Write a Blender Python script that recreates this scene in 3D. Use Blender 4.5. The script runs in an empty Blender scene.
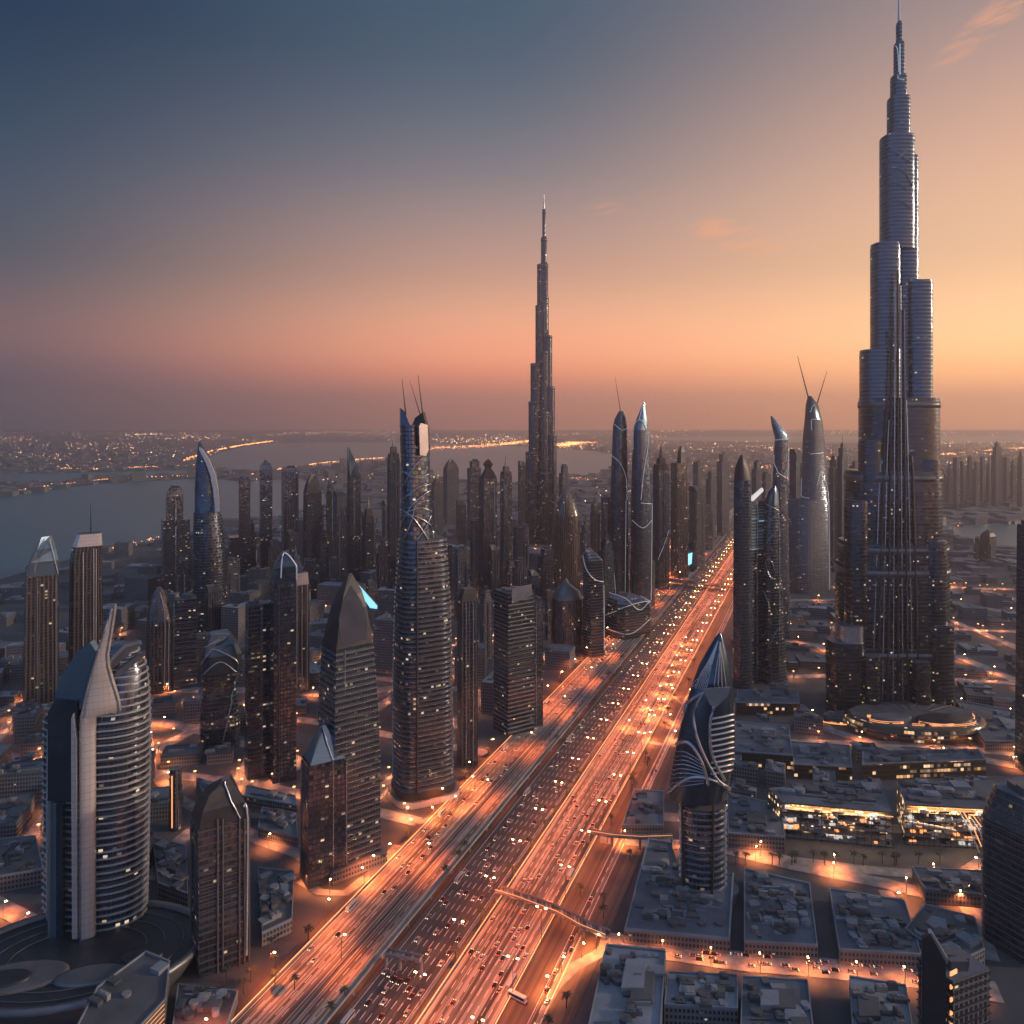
import bpy, math, random
from mathutils import Vector
R = math.radians
rnd = random.Random(7)
sc = bpy.context.scene
C = sc.collection
# ------------------------------------------------------------------ camera
F, H, HY = 800.0, 344.0, 418.0            # focal length in px, eye height in m, horizon row
cam = bpy.data.cameras.new('camera'); cam_o = bpy.data.objects.new('camera', cam); C.objects.link(cam_o)
cam.sensor_width = 36; cam.lens = 36 * F / 1024; cam.shift_y = (HY - 512) / 1024
cam.clip_start = 1; cam.clip_end = 200000
cam_o.location = (0, 0, H); cam_o.rotation_euler = (R(90), 0, 0)
sc.camera = cam_o
sc.view_settings.view_transform = 'Standard'; sc.view_settings.look = 'None'
sc.view_settings.exposure = 0.0; sc.view_settings.gamma = 1.0
sc.render.engine = 'CYCLES'
sc.cycles.use_denoising = True
sc.cycles.max_bounces = 5; sc.cycles.diffuse_bounces = 2; sc.cycles.glossy_bounces = 3
sc.cycles.volume_bounces = 1; sc.cycles.sample_clamp_indirect = 4.0; sc.cycles.sample_clamp_direct = 0.0
sc.cycles.caustics_reflective = False; sc.cycles.caustics_refractive = False

# ------------------------------------------------------------------ node helpers
def nd(nt, t, **k):
    n = nt.nodes.new(t)
    for a, b in k.items(): setattr(n, a, b)
    return n
def put(nt, sock, v):
    if hasattr(v, 'is_linked') or hasattr(v, 'links'): nt.links.new(v, sock)
    else: sock.default_value = v
def mt(nt, op, a, b=0.0, c=None, clamp=False):
    n = nd(nt, 'ShaderNodeMath', operation=op, use_clamp=clamp)
    put(nt, n.inputs[0], a); put(nt, n.inputs[1], b)
    if c is not None: put(nt, n.inputs[2], c)
    return n.outputs[0]
def mixc(nt, f, a, b, bt='MIX'):
    n = nd(nt, 'ShaderNodeMix', data_type='RGBA', blend_type=bt)
    put(nt, n.inputs[0], f)
    for s, v in ((6, a), (7, b)):
        put(nt, n.inputs[s], (*v, 1) if isinstance(v, tuple) and len(v) == 3 else v)
    return n.outputs[2]
def maprange(nt, v, a, b, c=0.0, d=1.0, it='SMOOTHSTEP'):
    n = nd(nt, 'ShaderNodeMapRange', interpolation_type=it)
    put(nt, n.inputs[0], v)
    for i, x in enumerate((a, b, c, d)): n.inputs[1 + i].default_value = x
    return n.outputs[0]
def s2l(c):
    return tuple(((x / 255) / 12.92 if x / 255 <= .04045 else ((x / 255 + .055) / 1.055) ** 2.4) for x in c)

# ------------------------------------------------------------------ dusk sky
SUN_AZ, SUN_EL = 93.0, 14.0               # degrees clockwise from +Y, above the horizon
w = bpy.data.worlds.new('World'); sc.world = w; w.use_nodes = True
nt = w.node_tree; nt.nodes.clear()
gen = nd(nt, 'ShaderNodeTexCoord').outputs['Generated']
sep = nd(nt, 'ShaderNodeSeparateXYZ'); nt.links.new(gen, sep.inputs[0])
el = mt(nt, 'MULTIPLY', mt(nt, 'ARCSINE', sep.outputs[2]), 180 / math.pi)
az = mt(nt, 'MULTIPLY', mt(nt, 'ARCTAN2', sep.outputs[0], sep.outputs[1]), 180 / math.pi)
def ramp(stops):
    n = nd(nt, 'ShaderNodeValToRGB'); n.color_ramp.interpolation = 'B_SPLINE'
    e = n.color_ramp.elements
    while len(e) < len(stops): e.new(.5)
    for q, (p, c) in zip(e, stops): q.position = p / 90.0; q.color = (*s2l(c), 1)
    nt.links.new(mt(nt, 'DIVIDE', el, 90.0, clamp=True), n.inputs[0])
    return n.outputs[0]
SKY_L = [(0, (56, 52, 66)), (2.2, (64, 57, 70)), (3.6, (84, 68, 76)), (5, (108, 80, 82)), (7, (102, 84, 88)), (10, (78, 88, 100)), (16, (52, 76, 98)), (24, (18, 44, 72)), (33, (24, 50, 80)), (48, (84, 112, 146)), (90, (122, 152, 190))]
SKY_M = [(0, (150, 90, 76)), (2, (194, 106, 80)), (4.2, (234, 142, 100)), (8, (232, 172, 136)), (12, (192, 154, 142)), (17, (126, 126, 134)), (24, (64, 88, 108)), (33, (60, 86, 110)), (48, (92, 116, 148)), (90, (122, 152, 190))]
SKY_R = [(0, (255, 148, 80)), (2.2, (255, 172, 98)), (5, (252, 196, 134)), (10, (252, 204, 160)), (16, (230, 180, 152)), (22, (180, 150, 142)), (28, (134, 126, 130)), (50, (110, 126, 150)), (90, (122, 152, 190))]
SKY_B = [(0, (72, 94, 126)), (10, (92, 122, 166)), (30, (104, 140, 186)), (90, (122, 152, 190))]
cl, cm, cr_ = ramp(SKY_L), ramp(SKY_M), ramp(SKY_R)
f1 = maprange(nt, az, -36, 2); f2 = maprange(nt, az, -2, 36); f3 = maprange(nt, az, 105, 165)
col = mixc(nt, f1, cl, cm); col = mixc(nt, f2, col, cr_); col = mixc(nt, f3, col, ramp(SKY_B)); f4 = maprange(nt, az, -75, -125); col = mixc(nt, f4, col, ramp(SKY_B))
col = mixc(nt, 1.0, col, maprange(nt, el, 0, 11, 2.3, 1.03), 'MULTIPLY')
# thin dusk cirrus
nz = nd(nt, 'ShaderNodeTexNoise'); nz.inputs['Scale'].default_value = 5; nz.inputs['Detail'].default_value = 6
cv = nd(nt, 'ShaderNodeCombineXYZ')
put(nt, cv.inputs[0], mt(nt, 'MULTIPLY', mt(nt, 'ADD', az, mt(nt, 'MULTIPLY', el, 1.2)), .05))
put(nt, cv.inputs[1], mt(nt, 'MULTIPLY', mt(nt, 'SUBTRACT', el, mt(nt, 'MULTIPLY', az, .22)), .34))
nt.links.new(cv.outputs[0], nz.inputs['Vector'])
wisp = maprange(nt, nz.outputs[0], .40, .62)
def blob(a0, e0, ra, re, tilt):
    da = mt(nt, 'SUBTRACT', az, a0); de = mt(nt, 'SUBTRACT', mt(nt, 'SUBTRACT', el, e0), mt(nt, 'MULTIPLY', da, tilt))
    q = mt(nt, 'ADD', mt(nt, 'POWER', mt(nt, 'DIVIDE', mt(nt, 'ABSOLUTE', da), ra), 2), mt(nt, 'POWER', mt(nt, 'DIVIDE', mt(nt, 'ABSOLUTE', de), re), 2))
    return maprange(nt, q, 1.0, 0.0)
bl = mt(nt, 'ADD', mt(nt, 'ADD', blob(15.4, 12.4, 4.2, 1.3, -.3), blob(31.5, 23.4, 4.6, 1.2, .55)), mt(nt, 'MULTIPLY', blob(6.2, 14.6, 2.2, .6, .1), .5))
col = mixc(nt, mt(nt, 'MULTIPLY', mt(nt, 'MULTIPLY', bl, wisp), .5, clamp=True), col, s2l((255, 176, 128)))
ns = nd(nt, 'ShaderNodeTexSky'); ns.sky_type = 'NISHITA'; ns.sun_disc = False
ns.sun_elevation = R(SUN_EL); ns.sun_rotation = R(SUN_AZ)
nis = mixc(nt, 1.0, ns.outputs[0], (.0025, .0025, .0025), 'MULTIPLY')
col = mixc(nt, 1.0, col, nis, 'ADD')
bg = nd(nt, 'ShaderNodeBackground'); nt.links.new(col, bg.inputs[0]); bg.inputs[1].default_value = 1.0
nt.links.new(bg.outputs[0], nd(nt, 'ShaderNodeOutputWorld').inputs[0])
# ------------------------------------------------------------------ last sun
sl = bpy.data.lights.new('sun', 'SUN'); sl.energy = 2.3; sl.angle = R(3); sl.color = (1, .74, .56)
so = bpy.data.objects.new('sun', sl); C.objects.link(so)
sdir = Vector((math.sin(R(SUN_AZ)) * math.cos(R(SUN_EL)), math.cos(R(SUN_AZ)) * math.cos(R(SUN_EL)), math.sin(R(SUN_EL))))
so.rotation_euler = sdir.to_track_quat('Z', 'Y').to_euler()
HAZE_DENSITY = 0.95e-4; HAZE_COL = (.95, .92, .94)

# ------------------------------------------------------------------ geometry helpers
def D(py, z=0.0): return (H - z) * F / (py - HY)
def G(px, py, z=0.0):
    d = D(py, z); return Vector(((px - 512) * d / F, d, z))
class MB:
    def __init__(s): s.v = []; s.f = []; s.uv = []; s.mi = []; s.sm = []
    def face(s, pts, mi=0, uv=None, sm=False):
        b = len(s.v); s.v += [tuple(p) for p in pts]
        s.f.append(tuple(range(b, b + len(pts)))); s.mi.append(mi); s.sm.append(sm)
        s.uv.append(uv or [(p[0], p[1]) for p in pts])
    def idx(s, ids, mi, uv, sm=False):
        s.f.append(tuple(ids)); s.mi.append(mi); s.uv.append(uv); s.sm.append(sm)
    def box(s, x0, x1, y0, y1, z0, z1, mi=0, bottom=False):
        P = [(x0, y0), (x1, y0), (x1, y1), (x0, y1)]
        s.prism(P, z0, z1, mi, bottom=bottom)
    def prism(s, P, z0, z1, mi=0, mtop=None, bottom=False, cap=True):
        n = len(P); u = 0.0
        for i in range(n):
            a, b = P[i], P[(i + 1) % n]; L = math.hypot(b[0] - a[0], b[1] - a[1])
            s.face([(a[0], a[1], z0), (b[0], b[1], z0), (b[0], b[1], z1), (a[0], a[1], z1)], mi, [(u, z0), (u + L, z0), (u + L, z1), (u, z1)])
            u += L
        if cap: s.face([(p[0], p[1], z1) for p in P], mi if mtop is None else mtop)
        if bottom: s.face([(p[0], p[1], z0) for p in reversed(P)], mi)
    def loft(s, rings, mi=0, sm=False, cap0=False, cap1=True, mcap=None):
        n = len(rings[0]); big = max(rings, key=lambda r: max(p[0] for p in r) - min(p[0] for p in r))
        us = [0.0]
        for i in range(n):
            a, b = big[i], big[(i + 1) % n]; us.append(us[-1] + math.hypot(b[0] - a[0], b[1] - a[1]))
        b0 = len(s.v)
        for r in rings: s.v += [tuple(p) for p in r]
        for k in range(len(rings) - 1):
            for i in range(n):
                j = (i + 1) % n
                za, zb = rings[k], rings[k + 1]
                s.idx((b0 + k * n + i, b0 + k * n + j, b0 + (k + 1) * n + j, b0 + (k + 1) * n + i), mi,
                      [(us[i], za[i][2]), (us[i + 1], za[j][2]), (us[i + 1], zb[j][2]), (us[i], zb[i][2])], sm)
        if cap1: s.face(rings[-1], mi if mcap is None else mcap)
        if cap0: s.face(list(reversed(rings[0])), mi)
    def tube(s, pts, r, mi=0, n=5, r1=None):
        pts = [Vector(p) for p in pts]; rings = []
        for k, p in enumerate(pts):
            t = (pts[min(k + 1, len(pts) - 1)] - pts[max(k - 1, 0)])
            if t.length < 1e-6: t = Vector((0, 0, 1))
            t.normalize()
            a = t.cross(Vector((0, 0, 1)) if abs(t.z) < .95 else Vector((1, 0, 0))).normalized(); b = a.cross(t)
            rr = r if r1 is None else r + (r1 - r) * k / (len(pts) - 1)
            rings.append([p + (a * math.cos(2 * math.pi * i / n) - b * math.sin(2 * math.pi * i / n)) * -rr for i in range(n)])
        s.loft(rings, mi, sm=True, cap0=True)
    def build(s, name, mats, parent=None):
        me = bpy.data.meshes.new(name); me.from_pydata(s.v, [], s.f)
        ul = me.uv_layers.new(name='UVMap')
        flat = [c for f in s.uv for p in f for c in p]
        ul.data.foreach_set('uv', flat)
        me.polygons.foreach_set('material_index', s.mi); me.polygons.foreach_set('use_smooth', s.sm)
        for m in (mats if isinstance(mats, (list, tuple)) else [mats]): me.materials.append(M[m] if isinstance(m, str) else m)
        me.update()
        o = bpy.data.objects.new(name, me); C.objects.link(o)
        if parent is not None: o.parent = parent
        return o
def thing(name, label, cat, loc=(0, 0, 0), rz=0.0, group=None):
    o = bpy.data.objects.new(name, None); C.objects.link(o); o.location = loc; o.rotation_euler = (0, 0, rz)
    o.empty_display_size = 1; o['label'] = label; o['category'] = cat
    if group: o['group'] = group
    return o
def tag(o, label=None, cat=None, group=None, kind=None):
    for k, v in (('label', label), ('category', cat), ('group', group), ('kind', kind)):
        if v: o[k] = v
    return o
def structure(o): o['kind'] = 'structure'; return o
def dup(o, loc, rz=0.0, label=None, group=None):
    c = o.copy(); C.objects.link(c); c.location = loc; c.rotation_euler = (0, 0, rz)
    if label: c['label'] = label
    if group: c['group'] = group
    for ch in o.children:
        k = ch.copy(); C.objects.link(k); k.parent = c
        for g in ch.children:
            q = g.copy(); C.objects.link(q); q.parent = k
    return c

# ------------------------------------------------------------------ materials
M = {}
def newmat(name):
    m = bpy.data.materials.new(name); m.use_nodes = True; t = m.node_tree; t.nodes.clear()
    b = nd(t, 'ShaderNodeBsdfPrincipled'); o = nd(t, 'ShaderNodeOutputMaterial'); t.links.new(b.outputs[0], o.inputs[0])
    m.cycles.emission_sampling = 'NONE'
    M[name] = m
    return m, t, b
def plain(name, c, rough=.6, metal=0.0, var=.35, scale=.15, emit=None, es=0.0, sample=False):
    m, t, b = newmat(name)
    n = nd(t, 'ShaderNodeTexNoise'); n.inputs['Scale'].default_value = scale; n.inputs['Detail'].default_value = 5
    t.links.new(nd(t, 'ShaderNodeTexCoord').outputs['Object'], n.inputs['Vector'])
    k = maprange(t, n.outputs[0], .25, .75, 1 - var, 1 + var, 'LINEAR')
    hv = nd(t, 'ShaderNodeHueSaturation'); hv.inputs['Color'].default_value = (*c, 1); t.links.new(k, hv.inputs['Value'])
    t.links.new(hv.outputs[0], b.inputs['Base Color'])
    b.inputs['Roughness'].default_value = rough; b.inputs['Metallic'].default_value = metal
    if emit: b.inputs['Emission Color'].default_value = (*emit, 1); b.inputs['Emission Strength'].default_value = es
    if sample: m.cycles.emission_sampling = 'AUTO'
    return m
def seams(m):
    # thin dark joints between the cladding panels, every few metres up and along
    t = m.node_tree; b = next(n for n in t.nodes if n.type == 'BSDF_PRINCIPLED'); l = b.inputs['Base Color'].links[0].from_socket
    sp = nd(t, 'ShaderNodeSeparateXYZ'); t.links.new(nd(t, 'ShaderNodeTexCoord').outputs['Object'], sp.inputs[0])
    f = mt(t, 'MAXIMUM', mt(t, 'LESS_THAN', mt(t, 'FRACT', mt(t, 'DIVIDE', sp.outputs[2], 4.4)), .09), mt(t, 'LESS_THAN', mt(t, 'FRACT', mt(t, 'DIVIDE', sp.outputs[0], 2.6)), .07))
    put(t, b.inputs['Base Color'], mixc(t, mt(t, 'MULTIPLY', f, .3), l, (.08, .08, .085)))
def facade(name, glass, slab, fh=3.9, bw=3.2, sf=.25, mf=.14, lit=.06, litc=(1, .66, .32), es=1.6, metal=.55, rough=.2, srough=.5, smetal=.2, dash=.5):
    m, t, b = newmat(name)
    sp = nd(t, 'ShaderNodeSeparateXYZ'); t.links.new(nd(t, 'ShaderNodeTexCoord').outputs['UV'], sp.inputs[0])
    a = mt(t, 'DIVIDE', sp.outputs[0], bw); v = mt(t, 'DIVIDE', sp.outputs[1], fh)
    ia, ib = mt(t, 'FLOOR', a), mt(t, 'FLOOR', v); fa, fb = mt(t, 'FRACT', a), mt(t, 'FRACT', v)
    fr = mt(t, 'MAXIMUM', mt(t, 'LESS_THAN', fb, sf), mt(t, 'LESS_THAN', fa, mf))
    oi = nd(t, 'ShaderNodeObjectInfo')
    cv = nd(t, 'ShaderNodeCombineXYZ'); put(t, cv.inputs[0], ia); put(t, cv.inputs[1], ib); put(t, cv.inputs[2], mt(t, 'MULTIPLY', oi.outputs['Random'], 91.7))
    wn = nd(t, 'ShaderNodeTexWhiteNoise', noise_dimensions='3D'); t.links.new(cv.outputs[0], wn.inputs['Vector'])
    cw = nd(t, 'ShaderNodeSeparateColor'); t.links.new(wn.outputs['Color'], cw.inputs[0])
    # tenancy: whole patches and rows of floors lit more than others
    cp = nd(t, 'ShaderNodeCombineXYZ'); put(t, cp.inputs[0], mt(t, 'MULTIPLY', ia, .11)); put(t, cp.inputs[1], mt(t, 'MULTIPLY', ib, .45)); put(t, cp.inputs[2], mt(t, 'MULTIPLY', oi.outputs['Random'], 37.0))
    pn = nd(t, 'ShaderNodeTexNoise'); pn.inputs['Scale'].default_value = 1.0; pn.inputs['Detail'].default_value = 2; t.links.new(cp.outputs[0], pn.inputs['Vector'])
    thr = mt(t, 'MULTIPLY', maprange(t, pn.outputs[0], .46, .72, .12, 2.6), lit * (.62 if lit < .3 else 1))
    on = mt(t, 'MULTIPLY', mt(t, 'MULTIPLY', mt(t, 'LESS_THAN', wn.outputs['Value'], thr), mt(t, 'SUBTRACT', 1.0, fr)), mt(t, 'LESS_THAN', fb, sf + (1 - sf) * dash))
    gl = mixc(t, mt(t, 'MULTIPLY', cw.outputs[0], .6), glass, tuple(x * .35 for x in glass))
    put(t, b.inputs['Base Color'], mixc(t, fr, gl, slab))
    put(t, b.inputs['Roughness'], maprange(t, fr, 0, 1, rough, srough, 'LINEAR'))
    put(t, b.inputs['Metallic'], maprange(t, fr, 0, 1, metal, smetal, 'LINEAR'))
    put(t, b.inputs['Emission Color'], mixc(t, mt(t, 'MULTIPLY', cw.outputs[1], .55), litc, (.95, .9, .82)))
    put(t, b.inputs['Emission Strength'], mt(t, 'MULTIPLY', mt(t, 'MULTIPLY', on, es * .55), mt(t, 'ADD', mt(t, 'POWER', cw.outputs[2], 3), .07)))
    ge = nd(t, 'ShaderNodeNewGeometry'); vs = nd(t, 'ShaderNodeVectorMath', operation='SUBTRACT'); t.links.new(wn.outputs['Color'], vs.inputs[0]); vs.inputs[1].default_value = (.5, .5, .5)
    vm = nd(t, 'ShaderNodeVectorMath', operation='SCALE'); t.links.new(vs.outputs[0], vm.inputs[0]); vm.inputs['Scale'].default_value = .09
    va = nd(t, 'ShaderNodeVectorMath', operation='ADD'); t.links.new(ge.outputs['Normal'], va.inputs[0]); t.links.new(vm.outputs[0], va.inputs[1])
    vn = nd(t, 'ShaderNodeVectorMath', operation='NORMALIZE'); t.links.new(va.outputs[0], vn.inputs[0]); t.links.new(vn.outputs[0], b.inputs['Normal'])   # panes are never quite in one plane
    return m
facade('dark', (.18, .23, .31), (.05, .06, .075), lit=.10, metal=.88, rough=.14, sf=.2, smetal=.6)
facade('dark_rows', (.12, .16, .22), (.16, .18, .21), fh=4.2, bw=2.8, sf=.24, mf=.06, lit=.14, metal=.85, rough=.15, smetal=.8, srough=.3)
facade('blue', (.10, .16, .23), (.05, .065, .085), fh=4, bw=2.6, sf=.14, mf=.1, lit=.025, metal=.8, rough=.12)
facade('bronze', (.14, .15, .18), (.17, .15, .135), fh=3.8, bw=4.6, sf=.12, mf=.4, lit=.13, metal=.85, rough=.18, smetal=.6, srough=.35)
facade('stone', (.10, .13, .17), (.105, .11, .125), fh=3.7, bw=3.4, sf=.3, mf=.35, lit=.13, metal=.8, rough=.2, srough=.7, smetal=0)
facade('fins', (.12, .16, .22), (.16, .18, .21), fh=3.9, bw=3.6, sf=.1, mf=.34, lit=.08, metal=.85, rough=.15, smetal=.8, srough=.32)
facade('bands', (.09, .12, .17), (.17, .18, .20), fh=4.4, bw=2.4, sf=.26, mf=.04, lit=.16, metal=.85, rough=.15, smetal=.8, srough=.3)
facade('ribbed', (.11, .15, .21), (.14, .16, .19), fh=4.4, bw=2.4, sf=.2, mf=.07, lit=.18, es=1.8, metal=.85, rough=.14, smetal=.8, srough=.3)
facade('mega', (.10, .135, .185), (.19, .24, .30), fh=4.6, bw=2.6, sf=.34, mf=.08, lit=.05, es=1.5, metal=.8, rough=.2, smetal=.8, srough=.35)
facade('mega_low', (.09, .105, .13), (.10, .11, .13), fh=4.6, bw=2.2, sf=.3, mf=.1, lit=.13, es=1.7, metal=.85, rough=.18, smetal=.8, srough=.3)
facade('mega_core', (.02, .024, .032), (.05, .055, .065), fh=5, bw=3.2, sf=.08, mf=.4, lit=.08, es=1.7, metal=.5, rough=.25, smetal=.5)
facade('low', (.05, .055, .065), (.18, .18, .19), fh=3.6, bw=2.4, sf=.45, mf=.4, lit=.10, metal=.2, srough=.85, smetal=0, es=1.5)
facade('shop', (.10, .07, .04), (.08, .07, .06), fh=4.5, bw=3.4, sf=.22, mf=.1, lit=.5, es=2.4, litc=(1, .45, .13), metal=.1, dash=.8)
facade('interior', (.20, .15, .10), (.30, .24, .18), fh=2.6, bw=1.9, sf=.16, mf=.12, lit=.62, es=5, litc=(1, .52, .18), metal=0, dash=1.0)
facade('cyan_rows', (.1, .2, .24), (.25, .3, .32), fh=4, bw=14, sf=.3, mf=.02, lit=.7, es=.9, litc=(.45, .85, .95), metal=.4)
plain('blue_glass', (.20, .33, .44), .2, .75, .12, .05)
plain('dark_glass', (.07, .12, .17), .16, .8, .3, .08)
plain('pale_metal', (.78, .74, .71), .3, .5, .1, .06)
plain('steel', (.55, .59, .64), .25, .85, .12, .1)
plain('grey_metal', (.16, .17, .185), .38, .6, .2, .08)
plain('dark_metal', (.05, .052, .058), .45, .5, .2, .2)
plain('concrete', (.26, .25, .245), .85, 0, .3, .08)
plain('dark_concrete', (.10, .10, .108), .8, 0, .35, .06)
plain('roof', (.12, .135, .16), .85, 0, .4, .05)
plain('roof_pale', (.22, .24, .27), .85, 0, .3, .06)
plain('white_paint', (.75, .74, .70), .6, 0, .3, .3)
plain('led_white', (.8, .8, .8), .4, .0, .05, .1, (1, .95, .88), .6)
plain('glow_trim', (.8, .85, .9), .35, .3, .05, .1, (.72, .86, 1), .12)  # faint glow stands in for the shine of steel trim; also crown lights
plain('led_cyan', (.5, .8, .9), .3, 0, .05, .1, (.25, .75, 1), 1.1)
plain('led_amber', (.8, .6, .4), .4, 0, .05, .1, (1, .34, .10), 1.4)
plain('screen', (.1, .2, .3), .3, 0, .4, .25, (.25, .68, 1), 2.2)
plain('lamp_head_dim', (.8, .6, .4), .4, 0, .05, .1, (1, .5, .2), 3)
plain('lamp_head', (.8, .6, .4), .4, 0, .05, .1, (1, .55, .22), 40)
plain('car_light', (.9, .9, .9), .2, 0, .02, 1, (1, .62, .32), 4)
plain('car_tail', (.5, .05, .03), .3, 0, .02, 1, (1, .12, .04), 4)
plain('car_glass', (.02, .022, .026), .08, .3, .1, 1)
for i, c in enumerate([(.62, .61, .6), (.04, .04, .045), (.30, .31, .33), (.16, .03, .03), (.55, .52, .45)]): plain('car_paint_' + 'abcde'[i], c, .25, .3, .05, 1)
plain('tyre', (.02, .02, .02), .8)
plain('trunk', (.09, .065, .045), .9)
plain('leaf', (.045, .06, .03), .8, 0, .6, .6)
plain('water_pool', (.05, .13, .16), .1, .2)

for k_ in ('pale_metal', 'blue_glass', 'dark_glass', 'dark_metal'): seams(M[k_])
def ground_mat():
    m, t, b = newmat('ground')
    co = nd(t, 'ShaderNodeTexCoord').outputs['Object']
    n1 = nd(t, 'ShaderNodeTexNoise'); n1.inputs['Scale'].default_value = .004; n1.inputs['Detail'].default_value = 8
    n2 = nd(t, 'ShaderNodeTexNoise'); n2.inputs['Scale'].default_value = .06; n2.inputs['Detail'].default_value = 4
    vo = nd(t, 'ShaderNodeTexVoronoi'); vo.inputs['Scale'].default_value = .013
    for n in (n1, n2, vo): t.links.new(co, n.inputs['Vector'])
    sv = nd(t, 'ShaderNodeSeparateColor'); t.links.new(vo.outputs['Color'], sv.inputs[0])
    c = mixc(t, maprange(t, n1.outputs[0], .35, .65), (.05, .057, .07), (.095, .096, .10))
    c = mixc(t, mt(t, 'MULTIPLY', sv.outputs[0], .6), c, (.09, .092, .10))
    c = mixc(t, maprange(t, n2.outputs[0], .45, .7, 0, .5), c, (.05, .052, .055))
    put(t, b.inputs['Base Color'], c); b.inputs['Roughness'].default_value = .9
ground_mat()
def water_mat():  # lagoon
    m, t, b = newmat('water')
    n = nd(t, 'ShaderNodeTexNoise'); n.inputs['Scale'].default_value = .03; n.inputs['Detail'].default_value = 5
    t.links.new(nd(t, 'ShaderNodeTexCoord').outputs['Object'], n.inputs['Vector'])
    bp = nd(t, 'ShaderNodeBump'); bp.inputs['Strength'].default_value = .25; bp.inputs['Distance'].default_value = 2; t.links.new(n.outputs[0], bp.inputs['Height'])
    t.links.new(bp.outputs[0], b.inputs['Normal'])
    b.inputs['Base Color'].default_value = (.055, .16, .19, 1); b.inputs['Roughness'].default_value = .3
water_mat()
def road_mat(name, dark, pale, amount):
    # lengthwise streaks painted into the colour in place of the traffic's light trails: object x is across the road, y along it
    m, t, b = newmat(name)
    co = nd(t, 'ShaderNodeTexCoord').outputs['Object']
    def strn(sx, sy, det):
        mp = nd(t, 'ShaderNodeMapping'); mp.inputs['Scale'].default_value = (sx, sy, 1); t.links.new(co, mp.inputs[0])
        n = nd(t, 'ShaderNodeTexNoise'); n.inputs['Scale'].default_value = 1; n.inputs['Detail'].default_value = det; t.links.new(mp.outputs[0], n.inputs['Vector'])
        return n.outputs[0]
    a, c2, g = strn(.5, .0035, 7), strn(.16, .006, 3), strn(.03, .03, 4)
    k = mt(t, 'ADD', mt(t, 'MULTIPLY', maprange(t, a, .46, .60), .7), mt(t, 'MULTIPLY', maprange(t, c2, .4, .62), .35))
    c = mixc(t, mt(t, 'MULTIPLY', k, amount), dark, pale)
    c = mixc(t, maprange(t, g, .5, .75, 0, .55), c, tuple(x * .5 for x in dark))
    put(t, b.inputs['Base Color'], c); b.inputs['Roughness'].default_value = .62
road_mat('asphalt', (.045, .043, .044), (.12, .11, .105), 1)
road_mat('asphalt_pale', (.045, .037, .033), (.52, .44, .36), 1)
plain('street_asphalt', (.27, .25, .24), .7, 0, .5, .12)
road_mat('sand', (.07, .055, .048), (.17, .13, .10), 1)

# ------------------------------------------------------------------ setting: land, water
mb = MB(); e = 90000
mb.face([(-24000, -1500, -.6), (24000, -1500, -.6), (24000, 23000, -.6), (-24000, 23000, -.6)])
ground = structure(mb.build('ground', 'ground'))
WATER = []
def water(name, px):
    P = [G(*p) for p in px]; Q = []; n = len(P)
    for i in range(n):
        for k in range(6):
            f = k / 6; a, b, c, d = P[i - 1], P[i], P[(i + 1) % n], P[(i + 2) % n]
            q = b.lerp(c, f) if min((b - a).length, (c - b).length, (d - c).length) < 1 else .5 * (2 * b + (c - a) * f + (2 * a - 5 * b + 4 * c - d) * f * f + (3 * b - a - 3 * c + d) * f ** 3)
            Q.append(b.lerp(c, f) * .35 + q * .65)
    P = Q
    WATER.append([(p.x, p.y) for p in P])
    mb = MB(); mb.face([(p.x, p.y, -.2) for p in reversed(P)]); structure(mb.build(name, 'water'))
water('lagoon_water', [(-420, 625), (-60, 592), (62, 561), (103, 551), (160, 541), (200, 534), (262, 520), (335, 502), (300, 478), (250, 481), (194, 479), (100, 484), (0, 497), (-420, 545)])
water('bay_water', [(200, 463), (230, 450), (275, 443), (400, 442.5), (530, 447), (610, 453), (610, 470), (520, 482), (450, 479), (394, 461), (320, 466), (250, 472)][::-1])
water('creek_water', [(935, 528), (1000, 523), (1150, 514), (1150, 545), (1000, 546), (960, 538)][::-1])
water('far_water', [(660, 440), (700, 436.5), (1200, 436), (1200, 440), (900, 443)][::-1])
water('inlet_water', [(-420, 480), (60, 473), (200, 470), (200, 474), (90, 479), (-420, 510)][::-1])
def inpoly(x, y, P):
    c = False; n = len(P)
    for i in range(n):
        (x1, y1), (x2, y2) = P[i], P[i - 1]
        if (y1 > y) != (y2 > y) and x < (x2 - x1) * (y - y1) / (y2 - y1) + x1: c = not c
    return c

# ------------------------------------------------------------------ the highway (local frame: x across, y along)
HA = math.atan2(310, 800); HC, HS = math.cos(HA), math.sin(HA)
HO = Vector((-258.0, 0, 0))
def hw(u, s, z=0.0): return Vector((HO.x + u * HC + s * HS, u * -HS + s * HC, z))
def hw_inv(x, y): dx = x - HO.x; return dx * HC - y * HS, dx * HS + y * HC
def hw_obj(mb, name, mats): 
    o = mb.build(name, mats); o.location = HO; o.rotation_euler = (0, 0, -HA); return o
S0, S1 = 250.0, 7000.0
def strip(name, u0, u1, m, z, s0=S0, s1=S1):
    mb = MB(); mb.face([(u0, s0, z), (u1, s0, z), (u1, s1, z), (u0, s1, z)]); return structure(hw_obj(mb, name, m))
strip('highway_verge', -78, 108, 'sand', -.3)
strip('service_road', -71, -44, 'asphalt_pale', -.05)
strip('frontage_road', -40, -26, 'asphalt_pale', -.05)
strip('main_road', -15, 20, 'asphalt', -.05)
strip('express_road', 27, 67, 'asphalt_pale', -.05)
strip('slip_road', 84, 92, 'asphalt_pale', -.05)
mk = MB()
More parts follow.
